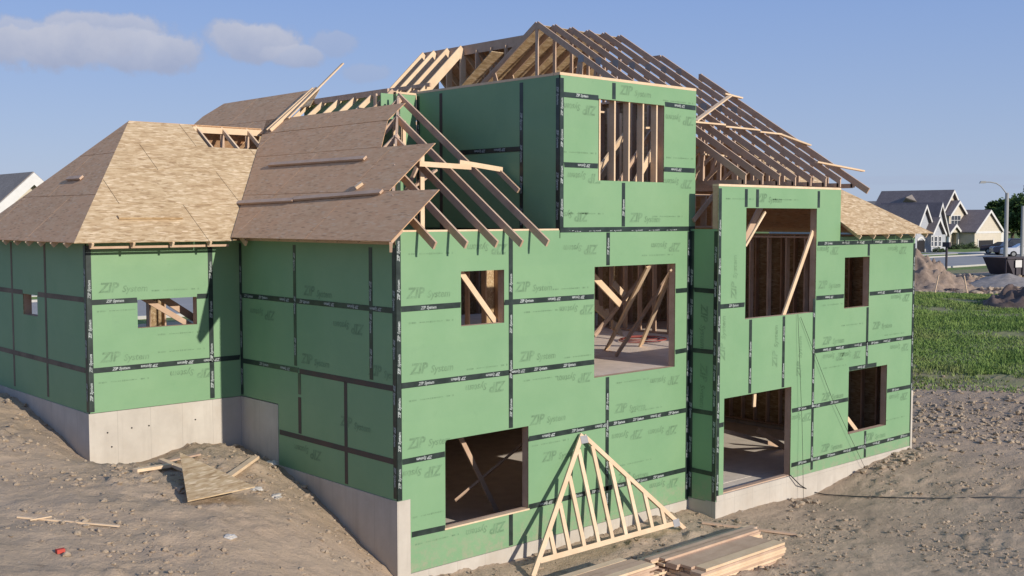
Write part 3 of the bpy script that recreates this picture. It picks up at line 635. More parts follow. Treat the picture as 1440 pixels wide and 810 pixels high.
SX = .85; sS = lambda u, v: Vector((-.42+v, u, 5.365+SX*v))       # v = plan run
VAL = lambda v: 4.46+SX*v/.66+.02
kv = SX/.66
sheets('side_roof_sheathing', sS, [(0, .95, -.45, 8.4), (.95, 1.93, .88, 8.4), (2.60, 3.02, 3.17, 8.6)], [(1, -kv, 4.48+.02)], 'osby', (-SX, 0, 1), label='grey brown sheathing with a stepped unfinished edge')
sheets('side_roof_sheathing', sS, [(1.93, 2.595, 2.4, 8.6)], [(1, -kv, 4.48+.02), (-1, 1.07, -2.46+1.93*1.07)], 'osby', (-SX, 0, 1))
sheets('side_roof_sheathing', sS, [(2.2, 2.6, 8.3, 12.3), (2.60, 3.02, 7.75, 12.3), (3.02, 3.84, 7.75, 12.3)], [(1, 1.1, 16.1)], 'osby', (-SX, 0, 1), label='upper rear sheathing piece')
SW = .66; sWf = lambda u, v: Vector((u, 4.46+v, 5.31+SW*v))
hipk = 2.58/3.64
half = [(-1, hipk, 3.32), (1, -.66/SX, -.42+.01)]
sheets('wing_roof_sheathing', sWf, [(0, 1.02, -3.32, 3), (1.02, 2.04, -3.32, 3), (2.04, 2.86, -3.32, 3), (2.86, 3.63, -3.32, .62)], half, 'osbx', (0, -SW, 1), label='bright strand board sheathing facing the sun')
sWl = lambda u, v: Vector((-3.32+v, u, 5.31+.93*v))
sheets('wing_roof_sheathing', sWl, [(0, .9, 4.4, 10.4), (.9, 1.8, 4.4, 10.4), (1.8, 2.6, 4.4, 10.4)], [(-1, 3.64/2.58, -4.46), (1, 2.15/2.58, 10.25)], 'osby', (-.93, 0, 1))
# back slopes (seen from other sides)
MB().prism([(-3.32, 10.25, 5.31), (-.74, 8.1, 7.71), (2.3, 8.1, 7.71), (2.86, 10.25, 5.31)], (0, 0, -.015)).build('wing_roof_sheathing', 'osby', house)
# fascia / tails
def rafter(name, a, b, m='lumd', wd=.038, ht=.10, par=None):
    return MB().beam(a, b, wd, ht, (0, 0, 1)).build(name, m, par or house)
dz = .075
for k in range(21):                                                   # side roof rafters
    Y = -.02+.61*k if k else -.3
    v1 = 3.52; v0 = 0.09
    if Y < 4: v1 = min(v1, max(.3, (Y+.45)*.67/SX+.02))
    if Y > 4.4: v0 = max(v0, (Y-4.46)*.66/SX+.05)
    if Y > 7.6: v1 = 3.8
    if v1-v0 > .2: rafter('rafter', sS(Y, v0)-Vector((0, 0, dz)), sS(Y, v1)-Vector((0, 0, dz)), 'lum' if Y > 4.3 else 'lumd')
for k, X in enumerate((.44, 1.08, 1.73, 2.29, 2.9)):                  # open front slope
    yt = (5.365+SX*(X+.42)-5.33)/.67-.45; yt = min(yt, 4.1)
    f = lambda Y: Vector((X, Y, 5.33+.67*(Y+.45)-.05))
    rafter('rafter', f(-.44), f(yt), 'lumd', .04, .13)
    0 and MB().beam(f(-.44)+Vector((0, 0, .067)), f(yt)+Vector((0, 0, .067)), .041, .006).build('rafter_edge', 'lum', house)
rafter('hip_rafter', (-.4, -.42, 5.27), (2.86, 3.75, 8.05), 'lumd', .04, .16)
for k in range(5):                                                    # wing front rafter tails
    X = -3.0+.72*k; v1 = 3.6 if X > -.8 else max(.4, (X+3.3)/hipk-.05)
    rafter('rafter', sWf(X, .02)-Vector((0, 0, dz)), sWf(X, v1)-Vector((0, 0, dz)), 'lum')
for X in (.72, 1.32, 1.92):                                           # visible near the ridge gap
    o = rafter('rafter', sWf(X, 1.2)-Vector((0, 0, .06)), sWf(X, 3.64)-Vector((0, 0, .06)), 'lum', .038, .09)
    MB().beam(sWf(X, 2.2)-Vector((0, 0, .1)), (X, 8.1, 6.6), .036, .09).build('truss_web', 'lumd', o); MB().beam(sWf(X, 3.6)-Vector((0, 0, .1)), (X, 8.06, 5.6), .036, .09).build('truss_web', 'lumd', o)
for k in range(8):
    Y = 4.9+.61*k; v1 = min(2.5, 2.58*(1-max(0, Y-8.1)/2.15)-.05, 2.58*(Y-4.46)/3.64)
    if v1 > .3: rafter('rafter', sWl(Y, .02)-Vector((0, 0, dz)), sWl(Y, v1)-Vector((0, 0, dz)), 'lum')
MB().beam((.62, 8.02, 7.60), (2.3, 8.02, 7.60), .04, .13).build('ridge_board', 'lum', house)
MB().box((-.4, 4.62, 5.2), (-3.0, 4.64, 5.24)).build('lookout_strip', 'lumd', house)
# boards nailed on the slopes
def board(a, b, wd=.09, ht=.04, m='lumd', up=(0, 0, 1), name='toe_board', label=None): return MB().beam(a, b, wd, ht, up).build(name, m, house, label=label)
NS = Vector((-SX, 0, 1)).normalized()*.035; NW = Vector((0, -SW, 1)).normalized()*.03; NL = Vector((-.93, 0, 1)).normalized()*.035
board(sS(5.9, 1.66)+NS, sS(2.55, 1.66)+NS, .09, .04, up=NS); board(sS(5.55, .74)+NS, sS(3.55, .78)+NS, .09, .04, up=NS); board(sS(3.6, .80)+NS, sS(1.0, .90)+NS, .09, .04, up=NS)
board(sS(1.9, 1.0)+NS, sS(1.84, 1.1)+NS, .09, .05, 'lum', up=NS)
board(sWf(-2.3, .62)+NW, sWf(-1.1, .62)+NW, .09, .03, 'osbx', up=NW); board(sWl(7.9, 1.25)+NL, sWl(7.2, 1.25)+NL, .09, .04, up=NL)
# boards near the rear slope
Nn = Vector((0, 0, .03))
for yy in (7.66, 7.52): board(sS(yy, 2.62)+Nn, sS(yy-.02, 3.80)+Nn, .04, .10, 'lum', name='barge_rafter')
board(sS(7.35, 2.95)+Nn, sS(7.2, 4.30)+Vector((0, 0, .18)), .09, .03, 'lum', name='loose_board', label='pale board sticking up above the rear slope')
MB().prism([sS(7.4, 3.2)+Nn, sS(6.9, 3.25)+Nn, sS(7.3, 3.75)+Nn], (0, 0, .02)).build('sheathing_scrap', 'osbx', house)
MB().beam((3.02, 4.3, 8.27), (3.02, 7.5, 8.27), .05, .12).build('ledger', 'lumd', house)
MB().beam((2.70, 4.3, 8.2), (2.70, 4.3, 7.7), .04, .09, (0, 1, 0)).build('post', 'lumd', house)
MB().beam((2.85, 4.12, 7.7), (2.85, 4.12, 8.2), .02, .30, (1, 0, 0)).build('sheathing_scrap', 'green', house)
for xx, yy in ((2.35, 2.9), (2.22, 3.02), (2.5, 3.15)): MB().beam((xx, yy, 6.9), (xx, yy, 7.55), .04, .07, (1, 0, 0)).build('post', 'lum', house)
MB().beam((2.0, 1.9, 5.53), (2.0, 1.9, 7.0), .038, .09, (1, 0, 0)).build('post', 'lum', house)
brace((1.5, 2.0, 5.8), (2.4, 2.4, 6.9), m='lumd'); brace((1.2, 1.9, 5.9), (2.4, 2.0, 6.6), m='lumd')
fS = lambda X, Y, k=.06: Vector((X, Y, 5.33+.67*(Y+.45)+k))
board(fS(1.6, 1.46), fS(2.75, 1.42), .04, .09, 'lum', name='truss_spacer'); board(fS(2.55, 1.50, .09), fS(3.5, 1.40, .05), .04, .09, 'lum', name='truss_spacer')
board(fS(3.45, 1.5, .0), fS(3.5, .95, -.05), .04, .09, 'lumd', name='truss_spacer')
# great room trusses
RY, RZ, SG = 5.37, 10.41, .627
def gtruss(X, y_apex=RY, y_end=11.4, tail=-.69, gable=False):
    mb = MB(); top = lambda Y: (RZ-SG*abs(Y-RY)) if Y <= y_apex or y_apex == RY else (RZ-SG*abs(y_apex-RY))
    wd = .038
    P = lambda Y, z: (X, Y, z)
    mb.beam(P(tail, top(tail)-.07), P(y_apex, top(y_apex)-.07), wd, .14)
    if y_apex == RY: mb.beam(P(y_apex, RZ-.072), P(y_end, RZ-SG*(y_end-RY)-.072), wd-.002, .14)
    elif not gable:
        ys2 = RY+(RY-y_apex); mb.beam(P(y_apex+.02, top(y_apex)-.07), P(ys2, top(y_apex)-.07), wd-.002, .14); mb.beam(P(ys2, top(y_apex)-.07), P(y_end, RZ-SG*(y_end-RY)-.072), wd, .14)
    mb.beam(P(-.66, 6.44), P(y_end if not gable else y_apex, 6.44), wd-.004, .10)
    mb.beam(P(-.66, 6.40), P(-.66, 6.57), .034, .09, (0, 1, 0))
    n = 4; fr = [.2, .42, .62, .82]; last = P(1.6*0+.0, 6.5)
    if gable:
        y = 0.
        while y < y_apex+.05: mb.beam(P(y, 6.48), P(y, top(y)-.1), .034, .08, (0, 1, 0)); y += .41
        mb.beam(P(y_apex, 6.45), P(y_apex, top(y_apex)), .037, .09, (0, 1, 0))
    else:
        bot = [1.3, 3.0, 4.6]; tp = [.4, 2.2, 3.9]
        for a, b in zip(tp, bot): mb.beam(P(a, top(a)-.13), P(a, 6.48), .034, .08, (0, 1, 0)); mb.beam(P(a+.05, top(a)-.14), P(b, 6.48), .032, .08, (0, 1, 0))
        if y_apex == RY:
            mb.beam(P(RY, RZ-.1), P(RY, 6.48), .035, .09, (0, 1, 0))
            for a in (6.9, 8.4, 9.8): mb.beam(P(a, RZ-SG*(a-RY)-.13), P(a, 6.48), .034, .08, (0, 1, 0)); mb.beam(P(a, RZ-SG*(a-RY)-.14), P(a-1.2, 6.48), .032, .08, (0, 1, 0))
    o = mb.build('roof_truss', 'lumd', house)
    pl = MB()
    if not gable:
        for Y in (2.2, 3.9): pl.box((X-.023, Y-.1, top(Y)-.2), (X-.0195, Y+.08, top(Y)-.04))
        pl.build('connector_plate', 'plate', o)
    return o
for k in range(6): gtruss(8.18+.585*k)
gtruss(11.69, 4.48); gtruss(12.27, 3.68, tail=-1.05, gable=True)
# back slope sheathing of the great room, seen from below
sG = lambda u, v: Vector((u, RY+v, RZ-SG*v+.016))
sheets('great_roof_sheathing', sG, [(.1, 1.14, 8.2, 11.12), (1.14, 2.18, 8.2, 11.74), (2.18, 3.22, 8.2, 11.74), (3.22, 4.26, 8.2, 11.74), (4.26, 6, 8.2, 11.74)], [], 'osbx', (0, SG, 1))
sheets('great_roof_sheathing', sG, [(1.05, 2.3, 7.65, 8.06)], [], 'osbx', (0, SG, 1))
gq = lambda X, Y, k=.05: Vector((X, Y, RZ-SG*(RY-Y)+k))
for a, b in (((8.0, 1.10), (9.85, 1.10)), ((9.75, 1.02), (11.0, 1.0)), ((10.9, .92), (11.72, .90)), ((11.70, .90), (12.35, .50))): board(gq(*a), gq(*b), .09, .035, 'lum', name='truss_spacer')
for a, b in (((8.1, .30), (9.3, .28)), ((9.7, .2), (10.4, .16)), ((10.5, .08), (11.1, .02)), ((11.2, -.1), (11.6, -.15))): board(gq(*a, -.2), gq(*b, -.2), .09, .035, 'lum', name='truss_spacer')
board(gq(11.5, -.2), gq(12.95, -.52, .08), .10, .035, 'lum', name='truss_spacer')
board(gq(8.9, 1.15), gq(12.1, 2.6), .10, .035, 'lum', name='truss_spacer'); board(gq(11.85, 2.62), gq(12.4, 2.5), .10, .035, 'lum', name='truss_spacer')
# rear trusses with their chords up to a ridge along Y
for k, Y in enumerate((9.9, 10.5, 11.1, 11.6)):
    mb = MB(); mb.beam((7.3, Y, 8.17), (9.65, Y, 10.40), .04, .24); mb.beam((9.65, Y, 10.3), (9.65, Y, 8.3), .038, .2, (1, 0, 0))
    mb.beam((9.65, Y, 10.38), (11.9, Y, 8.25), .036, .14); mb.beam((8.5, Y, 8.4), (8.5, Y, 9.15), .034, .12, (1, 0, 0)); mb.beam((7.2, Y, 8.2), (12, Y, 8.2), .034, .09)
    mb.build('roof_truss', 'lum', house)
for k, Y in enumerate((9.3, 8.7, 8.1)):
    mb = MB(); mb.beam((9.65, Y, 10.3), (9.65, Y, 8.3), .038, .09, (1, 0, 0)); mb.beam((9.68, Y, 10.34), (11.9, Y, 8.2), .036, .14); mb.beam((9.65, Y, 10.2), (10.6, Y, 8.3), .034, .09); mb.beam((7.2, Y, 8.2), (12, Y, 8.2), .034, .09)
    mb.build('roof_truss', 'lumd', house)
board((8.35, 9.7, 9.3), (8.35, 11.8, 9.3), .05, .1, 'lumd', name='truss_spacer'); board((8.1, 9.9, 9.1), (8.5, 11.0, 9.2), .05, .1, 'lumd', name='truss_spacer')
MB().beam((9.7, 6.6, 10.36), (9.7, 11.8, 10.36), .05, .26).build('ridge_board', 'lumd', house)
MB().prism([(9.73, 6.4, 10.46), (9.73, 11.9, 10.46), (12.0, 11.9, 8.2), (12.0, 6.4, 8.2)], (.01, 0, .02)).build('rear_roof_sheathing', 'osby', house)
studwall(lambda u, z, d: Vector((7.25+d, u, z)), 9.8, 12.1, 5.52, 8.14, .5)
# porch roof on the right
sP = lambda u, v: Vector((u, -1.1+v, 5.355+.67*v))
sheets('right_roof_sheathing', sP, [(0, 1.02, 11.76, 15.3), (1.02, 2.04, 11.76, 15.3), (2.04, 3.3, 11.76, 15.3)], [(1, 1, 15.22)], 'osbx', (0, -.67, 1), label='bright sheathing over the right section')
sPr = lambda u, v: Vector((15.22-v, u, 5.35+.67*v))
sheets('right_roof_sheathing', sPr, [(0, 1.02, -1.1, 9.9), (1.02, 2.04, -1.1, 9.9), (2.04, 3.3, -1.1, 9.9)], [(-1, 1, 1.1)], 'osby', (.67, 0, 1))
for k in range(6):
    X = 11.95+.6*k; rafter('rafter', sP(X, .03)-Vector((0, 0, .09)), sP(X, min(3.2, 15.1-X))-Vector((0, 0, .09)), 'lum', .038, .09)
MB().box((7.33, -.68, 5.502), (7.47, -.55, 6.34)).build('corner_post', 'lumd', house)
# ------------------------------------------------------------------ leaning truss
def gp(x, y): return Vector((x, y, gz(x, y)))
Lf = onZ(749, 811, -.3); Rf = onZ(967, 748, -.3); Af = Vector((4.15, -.06, 1.76))
tr = root('leaning_roof_truss', tuple(Lf), 'small pale roof truss leaning upright against the front wall', 'truss')
nT = (Rf-Lf).cross(Af-Lf).normalized()
def tbar(a, b, nm, wd=.04, ht=.09, par=tr): return MB().beam(a, b, wd, ht, (b-a).cross(nT)).build(nm, 'lum', par)
inn = ((Lf+Rf+Af)/3)
tbar(Lf, Af, 'top_chord'); tbar(Rf, Af+(Rf-Af).normalized()*.05, 'top_chord')
bl = Af+(Lf-Af)*.90+(Rf-Lf)*.01; br_ = Af+(Rf-Af)*.90; tbar(bl, br_, 'bottom_chord', .038)
ax = .447
upd = (Af-(bl+(br_-bl)*ax)); 
for i in range(1, 10):
    s = i/10.; f = bl+(br_-bl)*s; hh = (s/ax if s < ax else (1-s)/(1-ax)); tbar(f+upd.normalized()*.04, f+upd*hh*.97, 'web', .036, .085)
pl = MB(); 
for c in (Af-(Af-inn).normalized()*.1, bl+(br_-bl)*.985): pl.hexa([c+(Rf-Lf).normalized()*a+upd.normalized()*b-nT*(.024+k*.002)*(1 if nT.y > 0 else -1) for k in (0, 1) for a, b in ((-.09, -.07), (.09, -.07), (.09, .07), (-.09, .07))])
pl.build('connector_plate', 'plate', tr)
# ------------------------------------------------------------------ lumber stacks: each board a thing
rng = random.Random(4); TIER = ('top', 'second', 'third', 'fourth', 'fifth', 'sixth', 'seventh', 'eighth', 'ninth', 'bottom'); ROWN = ('nearest row', 'second row', 'third row', 'fourth row')
def boards(lab, grp, x0, x1, y0, nrow, nlay, zb, wd, th, jit, rot=0.0):
    first = None
    for l in range(nlay):
        for r_ in range(nrow):
            if l == nlay-1 and rng.random() < .15 and r_ > 0: continue
            a = x0+rng.uniform(-jit, jit); b = x1+rng.uniform(-jit, jit)
            y = y0+r_*(wd+.004)+rng.uniform(-.012, .012)*(l > 0); z = zb+l*(th+.002)
            o = MB().box((a, y, z), (b, y+wd, z+th)).build('lumber_board', 'lum' if rng.random() < .68 else 'lumd', None, ((a+b)/2, y+wd/2, z))
            tag(o, lab.format(tier=TIER[nlay-1-l], row=ROWN[r_]), 'board', grp)
boards('wide board, {tier} layer, {row} at the low front of the right lumber pile', 'boards in the right lumber pile', 4.15, 6.50, -2.86, 3, 8, -.49, .235, .045, .10)
boards('medium board, {tier} layer, {row} in the middle of the right lumber pile', 'boards on the upper tier of the right lumber pile', 4.0, 6.72, -2.14, 2, 10, -.49, .14, .04, .18)
boards('narrow board, {tier} layer, {row} on the wall side of the right lumber pile', 'boards on the back row of the right lumber pile', 3.75, 6.95, -1.84, 3, 7, -.45, .09, .042, .2)
boards('board, {tier} layer, {row} of the left lumber pile cut by the frame', 'boards in the left lumber pile', .6, 3.75, -2.12, 4, 7, -.42, .16, .042, .15)
def piece(name, cat, label, pts_a, pts_b, wd, ht, m='lum', lift=.03):
    a = Vector(pts_a); b = Vector(pts_b); a.z = gz(a.x, a.y)+lift; b.z = gz(b.x, b.y)+lift
    return tag(MB().beam(a, b, wd, ht).build(name, m, None, tuple((a+b)/2-Vector((0, 0, ht/2)))), label, cat)
P2 = lambda x, y, z: tuple(onZ(x, y, z))
def og(x, y):
    z = 1.
    for _ in range(25): p = onZ(x, y, z); z = .5*z+.5*float(base_h(p.x, p.y))
    return onZ(x, y, z)
G_ = lambda x, y: (og(x, y).x, og(x, y).y, 0)
piece('scrap_board', 'board', 'thin brown board lying on the dirt in front of the tower', G_(987, 739), G_(1120, 752), .09, .035, 'lumd')
piece('scrap_board', 'board', 'short stubby board at the left end of the debris by the wing foundation', G_(190, 668), G_(240, 660), .12, .05, 'lum', .05)
piece('scrap_board', 'board', 'long brown board lying behind the plywood triangle', G_(225, 655), G_(282, 648), .14, .03, 'lumd', .04)
piece('scrap_board', 'board', 'pale board sloping down into the strand board triangle', G_(226, 656), G_(310, 690), .09, .05, 'lum', .10)
piece('scrap_board', 'board', 'yellowish board propped diagonally right of the debris', G_(305, 688), G_(360, 651), .12, .05, 'lum', .08)
piece('wood_lath', 'lath', 'long thin lath on the dirt at lower left', G_(24, 726), G_(168, 744), .035, .02, 'lum', .025)
piece('wood_lath', 'lath', 'tiny pale sliver of lath beside the long one', G_(42, 733), G_(72, 728), .03, .015, 'lum', .02)
tri = [og(253, 668), og(264, 711), og(359, 713)]
c0 = sum(tri, Vector())/3
mb = MB(); zt = [gz(p.x, p.y) for p in tri]; mb.prism([(p.x, p.y, max(z, gz(c0.x, c0.y))+.05+dzz) for p, z, dzz in zip(tri, zt, (.34, .0, .10))], (0, 0, .016))
tag(mb.build('strand_board_offcut', 'osbx', None, (c0.x, c0.y, gz(c0.x, c0.y))), 'triangular strand board offcut lying on the dirt by the wing', 'board')
p = og(85, 777); MB().box((p.x-.05, p.y-.03, gz(p.x, p.y)), (p.x+.05, p.y+.04, gz(p.x, p.y)+.05)).build('litter_scrap', 'redl', None, (p.x, p.y, gz(p.x, p.y)), label='small red scrap of litter on the dirt at lower left', cat='litter')
def rock(p, s, m, label, nm='stone', cat='stone', sq=.5, seed=0, group=None):
    bm = bmesh.new(); bmesh.ops.create_icosphere(bm, subdivisions=3, radius=1)
    for v in bm.verts:
        k = 1+.55*noise.noise(v.co*1.4+Vector((seed, 3, 1)))+.2*noise.noise(v.co*4+Vector((seed, 0, 0))); v.co = Vector((v.co.x*k*s[0], v.co.y*k*s[1], v.co.z*k*s[2]))
    me = bpy.data.meshes.new(nm); bm.to_mesh(me); bm.free(); me.materials.append(M[m]); o = bpy.data.objects.new(nm, me); o.location = p; o.rotation_euler = (0, 0, seed*1.3); col.objects.link(o); return tag(o, label, cat, group)
for i, (x, y, s, l) in enumerate([(383, 655, .13, 'flat pale stone in the shade beside the debris boards'), (360, 692, .10, 'pale lump of stone right of the plywood triangle'), (388, 700, .12, 'flat oval stone below the side wall'), (323, 759, .09, 'whitish stone at the bottom of the slope'), (204, 677, .14, 'rounded clay lump below the debris boards'), (252, 690, .13, 'dusty clod left of the strand board triangle')]):
    q = og(x, y); rock((q.x, q.y, gz(q.x, q.y)+.02), (s, s*.7, s*.35), 'stone' if i < 4 else 'clod', l, seed=i+1)
# hose and scraps on the floor deck
mb = MB()
HQ = onZ(905, 479, 2.76); pts = [(HQ.x+.6*math.cos(t*1.0)*(1+.15*math.sin(t*.37)), HQ.y+.5*math.sin(t*1.0)*(1+.2*math.cos(t*.6)), 2.77+.004*t) for t in [i*.25 for i in range(70)]]
tag(mb.tube(pts, .012, 5).build('air_hose', 'red', None, tuple(HQ)), 'tangled red air hose on the floor inside the middle opening', 'hose')
# cables
def cable(pts, r, label, n=14):
    P = [Vector(p) for p in pts]; out = []
    for i in range(len(P)-1):
        for k in range(n): t = k/n; q = P[i].lerp(P[i+1], t); out.append(q+Vector((0, 0, 0)))
    out.append(P[-1]); return tag(MB().tube(out, r, 5).build('cable', 'cable', None, tuple(P[-1])), label, 'cable')
q1 = onY(1122, 442, -.73); q2 = onY(1128, 600, -.78); g2 = Vector((10.2, -.85, gz(10.2, -.85)+.02))
cable([q1, q2, g2], .0045, 'thin cord hanging straight down from the tall opening')
q1 = onY(1126, 446, -.73); q2 = onY(1170, 560, -.76); q3 = onY(1215, 655, -.80); g3 = Vector((13.0, -.95, gz(13, -.95)+.02))
cable([q1, q2, q3, g3], .0045, 'thin cord slanting down to the right below the tall opening')
ps = [onY(1111, 668, -.74), onY(1125, 682, -.8)]+[og(x, y) for x, y in ((1140, 692), (1160, 696), (1200, 700), (1260, 703), (1330, 702), (1400, 703), (1440, 702))]
ps = ps[:2]+[Vector((p.x, p.y, gz(p.x, p.y)+.035)) for p in ps[2:]]
cable(ps, .012, 'black cable trailing over the dirt from the door opening', 10)
# ------------------------------------------------------------------ clods (loose stuff)
def clods(name, pts, m, seed=1, cat=None):
    rg = random.Random(seed); bm = bmesh.new(); bmesh.ops.create_icosphere(bm, subdivisions=1, radius=1); bv = [v.co.copy() for v in bm.verts]; bf = [tuple(v.index for v in f.verts) for f in bm.faces]; bm.free()
    mb = MB(); 
    for (x, y, z, s) in pts:
        n = len(mb.v); a = rg.random()*6.28; ca, sa = math.cos(a), math.sin(a); sx, sy, sz = s*rg.uniform(.7, 1.5), s*rg.uniform(.6, 1), s*rg.uniform(.4, .8)
        for v in bv:
            k = rg.uniform(.75, 1.2); vx, vy, vz = v.x*sx*k, v.y*sy*k, v.z*sz*k; mb.v.append((x+vx*ca-vy*sa, y+vx*sa+vy*ca, z+vz))
        mb.f += [tuple(n+i for i in f) for f in bf]
    return mb.build(name, m, fix=False, kind='stuff')
rg = random.Random(3); pts = []
while len(pts) < 12000:
    x = rg.uniform(-8, 16); y = rg.uniform(-7, 9)
    if inside(x, y, -.05): continue
    dn = noise.noise(Vector((x*.6, y*.6, 5)))
    if rg.random() > .35+dn*1.3: continue
    s = .010+.045*rg.random()**5
    if -.6 < x < 0 and 0 < y < 5: s *= 1.4
    if x > 7 and -1.3 < y < -.7: s *= 1.8
    pts.append((x, y, gz(x, y)+s*.2, s))
clods('dirt_clods', pts, 'clod')
pts = []
for k in range(1500):
    px = rg.uniform(1262, 1475); r = rg.gauss(33.2, 1.9); q = rp(px, r, 0); s = .02+.085*rg.random()**5; pts.append((q[0], q[1], gz(q[0], q[1])+s*.2, s))
for k in range(1200):
    px = rg.uniform(1262, 1475); r = rg.uniform(62, 92); q = rp(px, r, 0); s = .05+.22*rg.random()**4; pts.append((q[0], q[1], gz(q[0], q[1])+s*.2, s))
clods('dirt_clods', pts, 'clod', 2)
# grass blades on the bank
mb = MB(); rg = random.Random(8)
for k in range(80000):
    px = rg.uniform(1262, 1480); r = rg.uniform(36.5, 60); q = rp(px, r, 0); x, y = q[0], q[1]
    if noise.noise(Vector((x*.5, y*.5, 2)))+rg.uniform(-.3, .3) < -.22 or noise.fractal(Vector((x*.22, y*.22, 6)), .8, 2, 3)+.012*(r-38) < -.42 or (r < 39+2*noise.noise(Vector((x*.4, y*.4, 3))) and rg.random() < .7): continue
    z = float(HH[0, 0]) if False else None
    pts_ = (x, y)
    mb.v.append((x, y, 0)); a = rg.random()*3.14; h = rg.uniform(.04, .13)*(1+.8*noise.noise(Vector((x*.35, y*.35, 9)))); wv = rg.uniform(.015, .035)
    n = len(mb.v)-1; dx, dy = math.cos(a)*wv, math.sin(a)*wv; lx, ly = rg.uniform(-.1, .1), rg.uniform(-.1, .1)
    mb.v[n] = (x-dx, y-dy, -.03); mb.v += [(x+dx, y+dy, -.03), (x+lx+dx*.3, y+ly, h)]; mb.f.append((n, n+1, n+2))
arr = np.array(mb.v); hb = base_h(arr[:, 0], arr[:, 1]); mb.v = [(a[0], a[1], a[2]+h+detail_h(a[0], a[1], math.hypot(a[0]-CP.x, a[1]-CP.y))) for a, h in zip(arr, hb)]
mb.build('grass_blades', 'blade', fix=False, kind='stuff')
# ------------------------------------------------------------------ dirt piles
def pile(px, r, rad, hgt, label, m='clod', seed=0, nm='dirt_pile', rough=1., elong=1.):
    q = rp(px, r, 0); z0 = gz(q[0], q[1])-.15; mb = MB(); N, K = 42, 72
    for i in range(N+1):
        for j in range(K):
            t = i/N; a = 6.2832*j/K; rr = rad*t*(1+.22*noise.noise(Vector((math.cos(a)*1.5, math.sin(a)*1.5, seed)))); x, y = rr*math.cos(a)*elong, rr*math.sin(a)
            v = Vector((x, y, seed)); z = hgt*(1-t)**1.0*(1+.25*noise.noise(v*.5))+rough*(noise.fractal(v*1.3, .8, 2, 5)*.22+max(0, noise.noise(v*2.6))*.25)*(1-t**4)*min(1, hgt/1.5)
            mb.v.append((q[0]+x, q[1]+y, z0+max(z, -.1)))
    for i in range(N):
        for j in range(K): mb.f.append((i*K+j, i*K+(j+1) % K, (i+1)*K+(j+1) % K, (i+1)*K+j))
    return tag(mb.build(nm, m, None, (q[0], q[1], z0), smooth=True), label, 'dirt pile')
pile(1284, 74, 3.5, 2.5, 'tall brown dirt pile just behind the right corner of the house', 'pilem', seed=3, rough=1.8)
pile(1322, 78, 2.2, 1.0, 'low lumpy dirt pile right of the tall one', 'pilem', seed=5, rough=1.8)
pile(1366, 80, 1.6, .8, 'small ragged dirt heap in front of the dumpster', 'pilem', seed=8, rough=2)
pile(1458, 54, 2.6, .95, 'dark dirt heap at the right edge above the grass', 'clodd', seed=11, rough=2.2)
pile(1420, 80, 3.8, .95, 'smooth grey gravel heap in front of the dumpster', 'gravel', 14, 'gravel_heap', .15)
for i, (px, r_, l) in enumerate(((1378, 66, 'dark clump of dirt between the stakes and the gravel heap'), (1398, 70, 'dark clump of dirt below the dumpster'), (1345, 70, 'dark clump of dirt between the two stakes'))): pile(px, r_, 1.1, .42, l, 'clodd', 20+i, rough=2.4)
# stakes
for px, l in ((1316, 'left wooden survey stake above the grass bank'), (1363, 'right wooden survey stake above the grass bank')):
    q = rp(px, 62, 0); z = gz(q[0], q[1]); t = .14 if px < 1340 else -.14
    tag(MB().beam((q[0], q[1], z-.1), (q[0]+t, q[1]-t, z+.95), .05, .05, (1, 0, 0)).build('survey_stake', 'lum', None, (q[0], q[1], z)), l, 'stake')
# ------------------------------------------------------------------ dumpster
dq = Vector((71.4, 21.9, 0)); dq.z = gz(69.6, 22.9)
dm = root('dumpster', tuple(dq), 'dark roll off dumpster standing beyond the dirt lot', 'dumpster')
xd = Vector((math.sin(YAW+.35), -math.cos(YAW+.35), 0)); yd = Vector((-xd.y, xd.x, 0)); D_ = lambda a, b, c: dq+xd*a+yd*b+Vector((0, 0, c))
mb = MB()
Lg = 6.2; Wd = 2.3; Hd = 1.45
mb.hexa([D_(.7, 0, .2), D_(Lg, 0, .2), D_(Lg, .07, .2), D_(.7, .07, .2), D_(.0, 0, Hd), D_(Lg, 0, Hd), D_(Lg, .07, Hd), D_(0, .07, Hd)])
mb.hexa([D_(.7, Wd, .2), D_(Lg, Wd, .2), D_(Lg, Wd+.07, .2), D_(.7, Wd+.07, .2), D_(.0, Wd, Hd), D_(Lg, Wd, Hd), D_(Lg, Wd+.07, Hd), D_(0, Wd+.07, Hd)])
mb.hexa([D_(.7, .07, .2), D_(.78, .07, .2), D_(.78, Wd, .2), D_(.7, Wd, .2), D_(0, .07, Hd), D_(.08, .07, Hd), D_(.08, Wd, Hd), D_(0, Wd, Hd)])
mb.hexa([D_(.7, .07, .15), D_(Lg, .07, .15), D_(Lg, Wd, .15), D_(.7, Wd, .15), D_(.7, .07, .22), D_(Lg, .07, .22), D_(Lg, Wd, .22), D_(.7, Wd, .22)])
mb.build('body', 'dump', dm)
for k in range(9):
    a = .85+k*.6; MB().hexa([D_(a, -.1, .2), D_(a+.12, -.1, .2), D_(a+.12, -.002, .2), D_(a, -.002, .2), D_(a, -.1, Hd-.1), D_(a+.12, -.1, Hd-.1), D_(a+.12, -.002, Hd-.1), D_(a, -.002, Hd-.1)]).build('side_rib', 'dump', dm)
MB().beam(D_(0, -.05, Hd-.03), D_(Lg, -.05, Hd-.03), .12, .1).build('top_rail', 'dump', dm); MB().beam(D_(0, .05, 0.03), D_(0, .05, Hd), .09, .09, (1, 0, 0)).build('corner_post', 'dump', dm)
MB().hexa([D_(.75, -.115, .75), D_(1.35, -.115, .75), D_(1.35, -.103, .75), D_(.75, -.103, .75), D_(.75, -.115, 1.28), D_(1.35, -.115, 1.28), D_(1.35, -.103, 1.28), D_(.75, -.103, 1.28)]).build('sign_plate', 'white', dm)
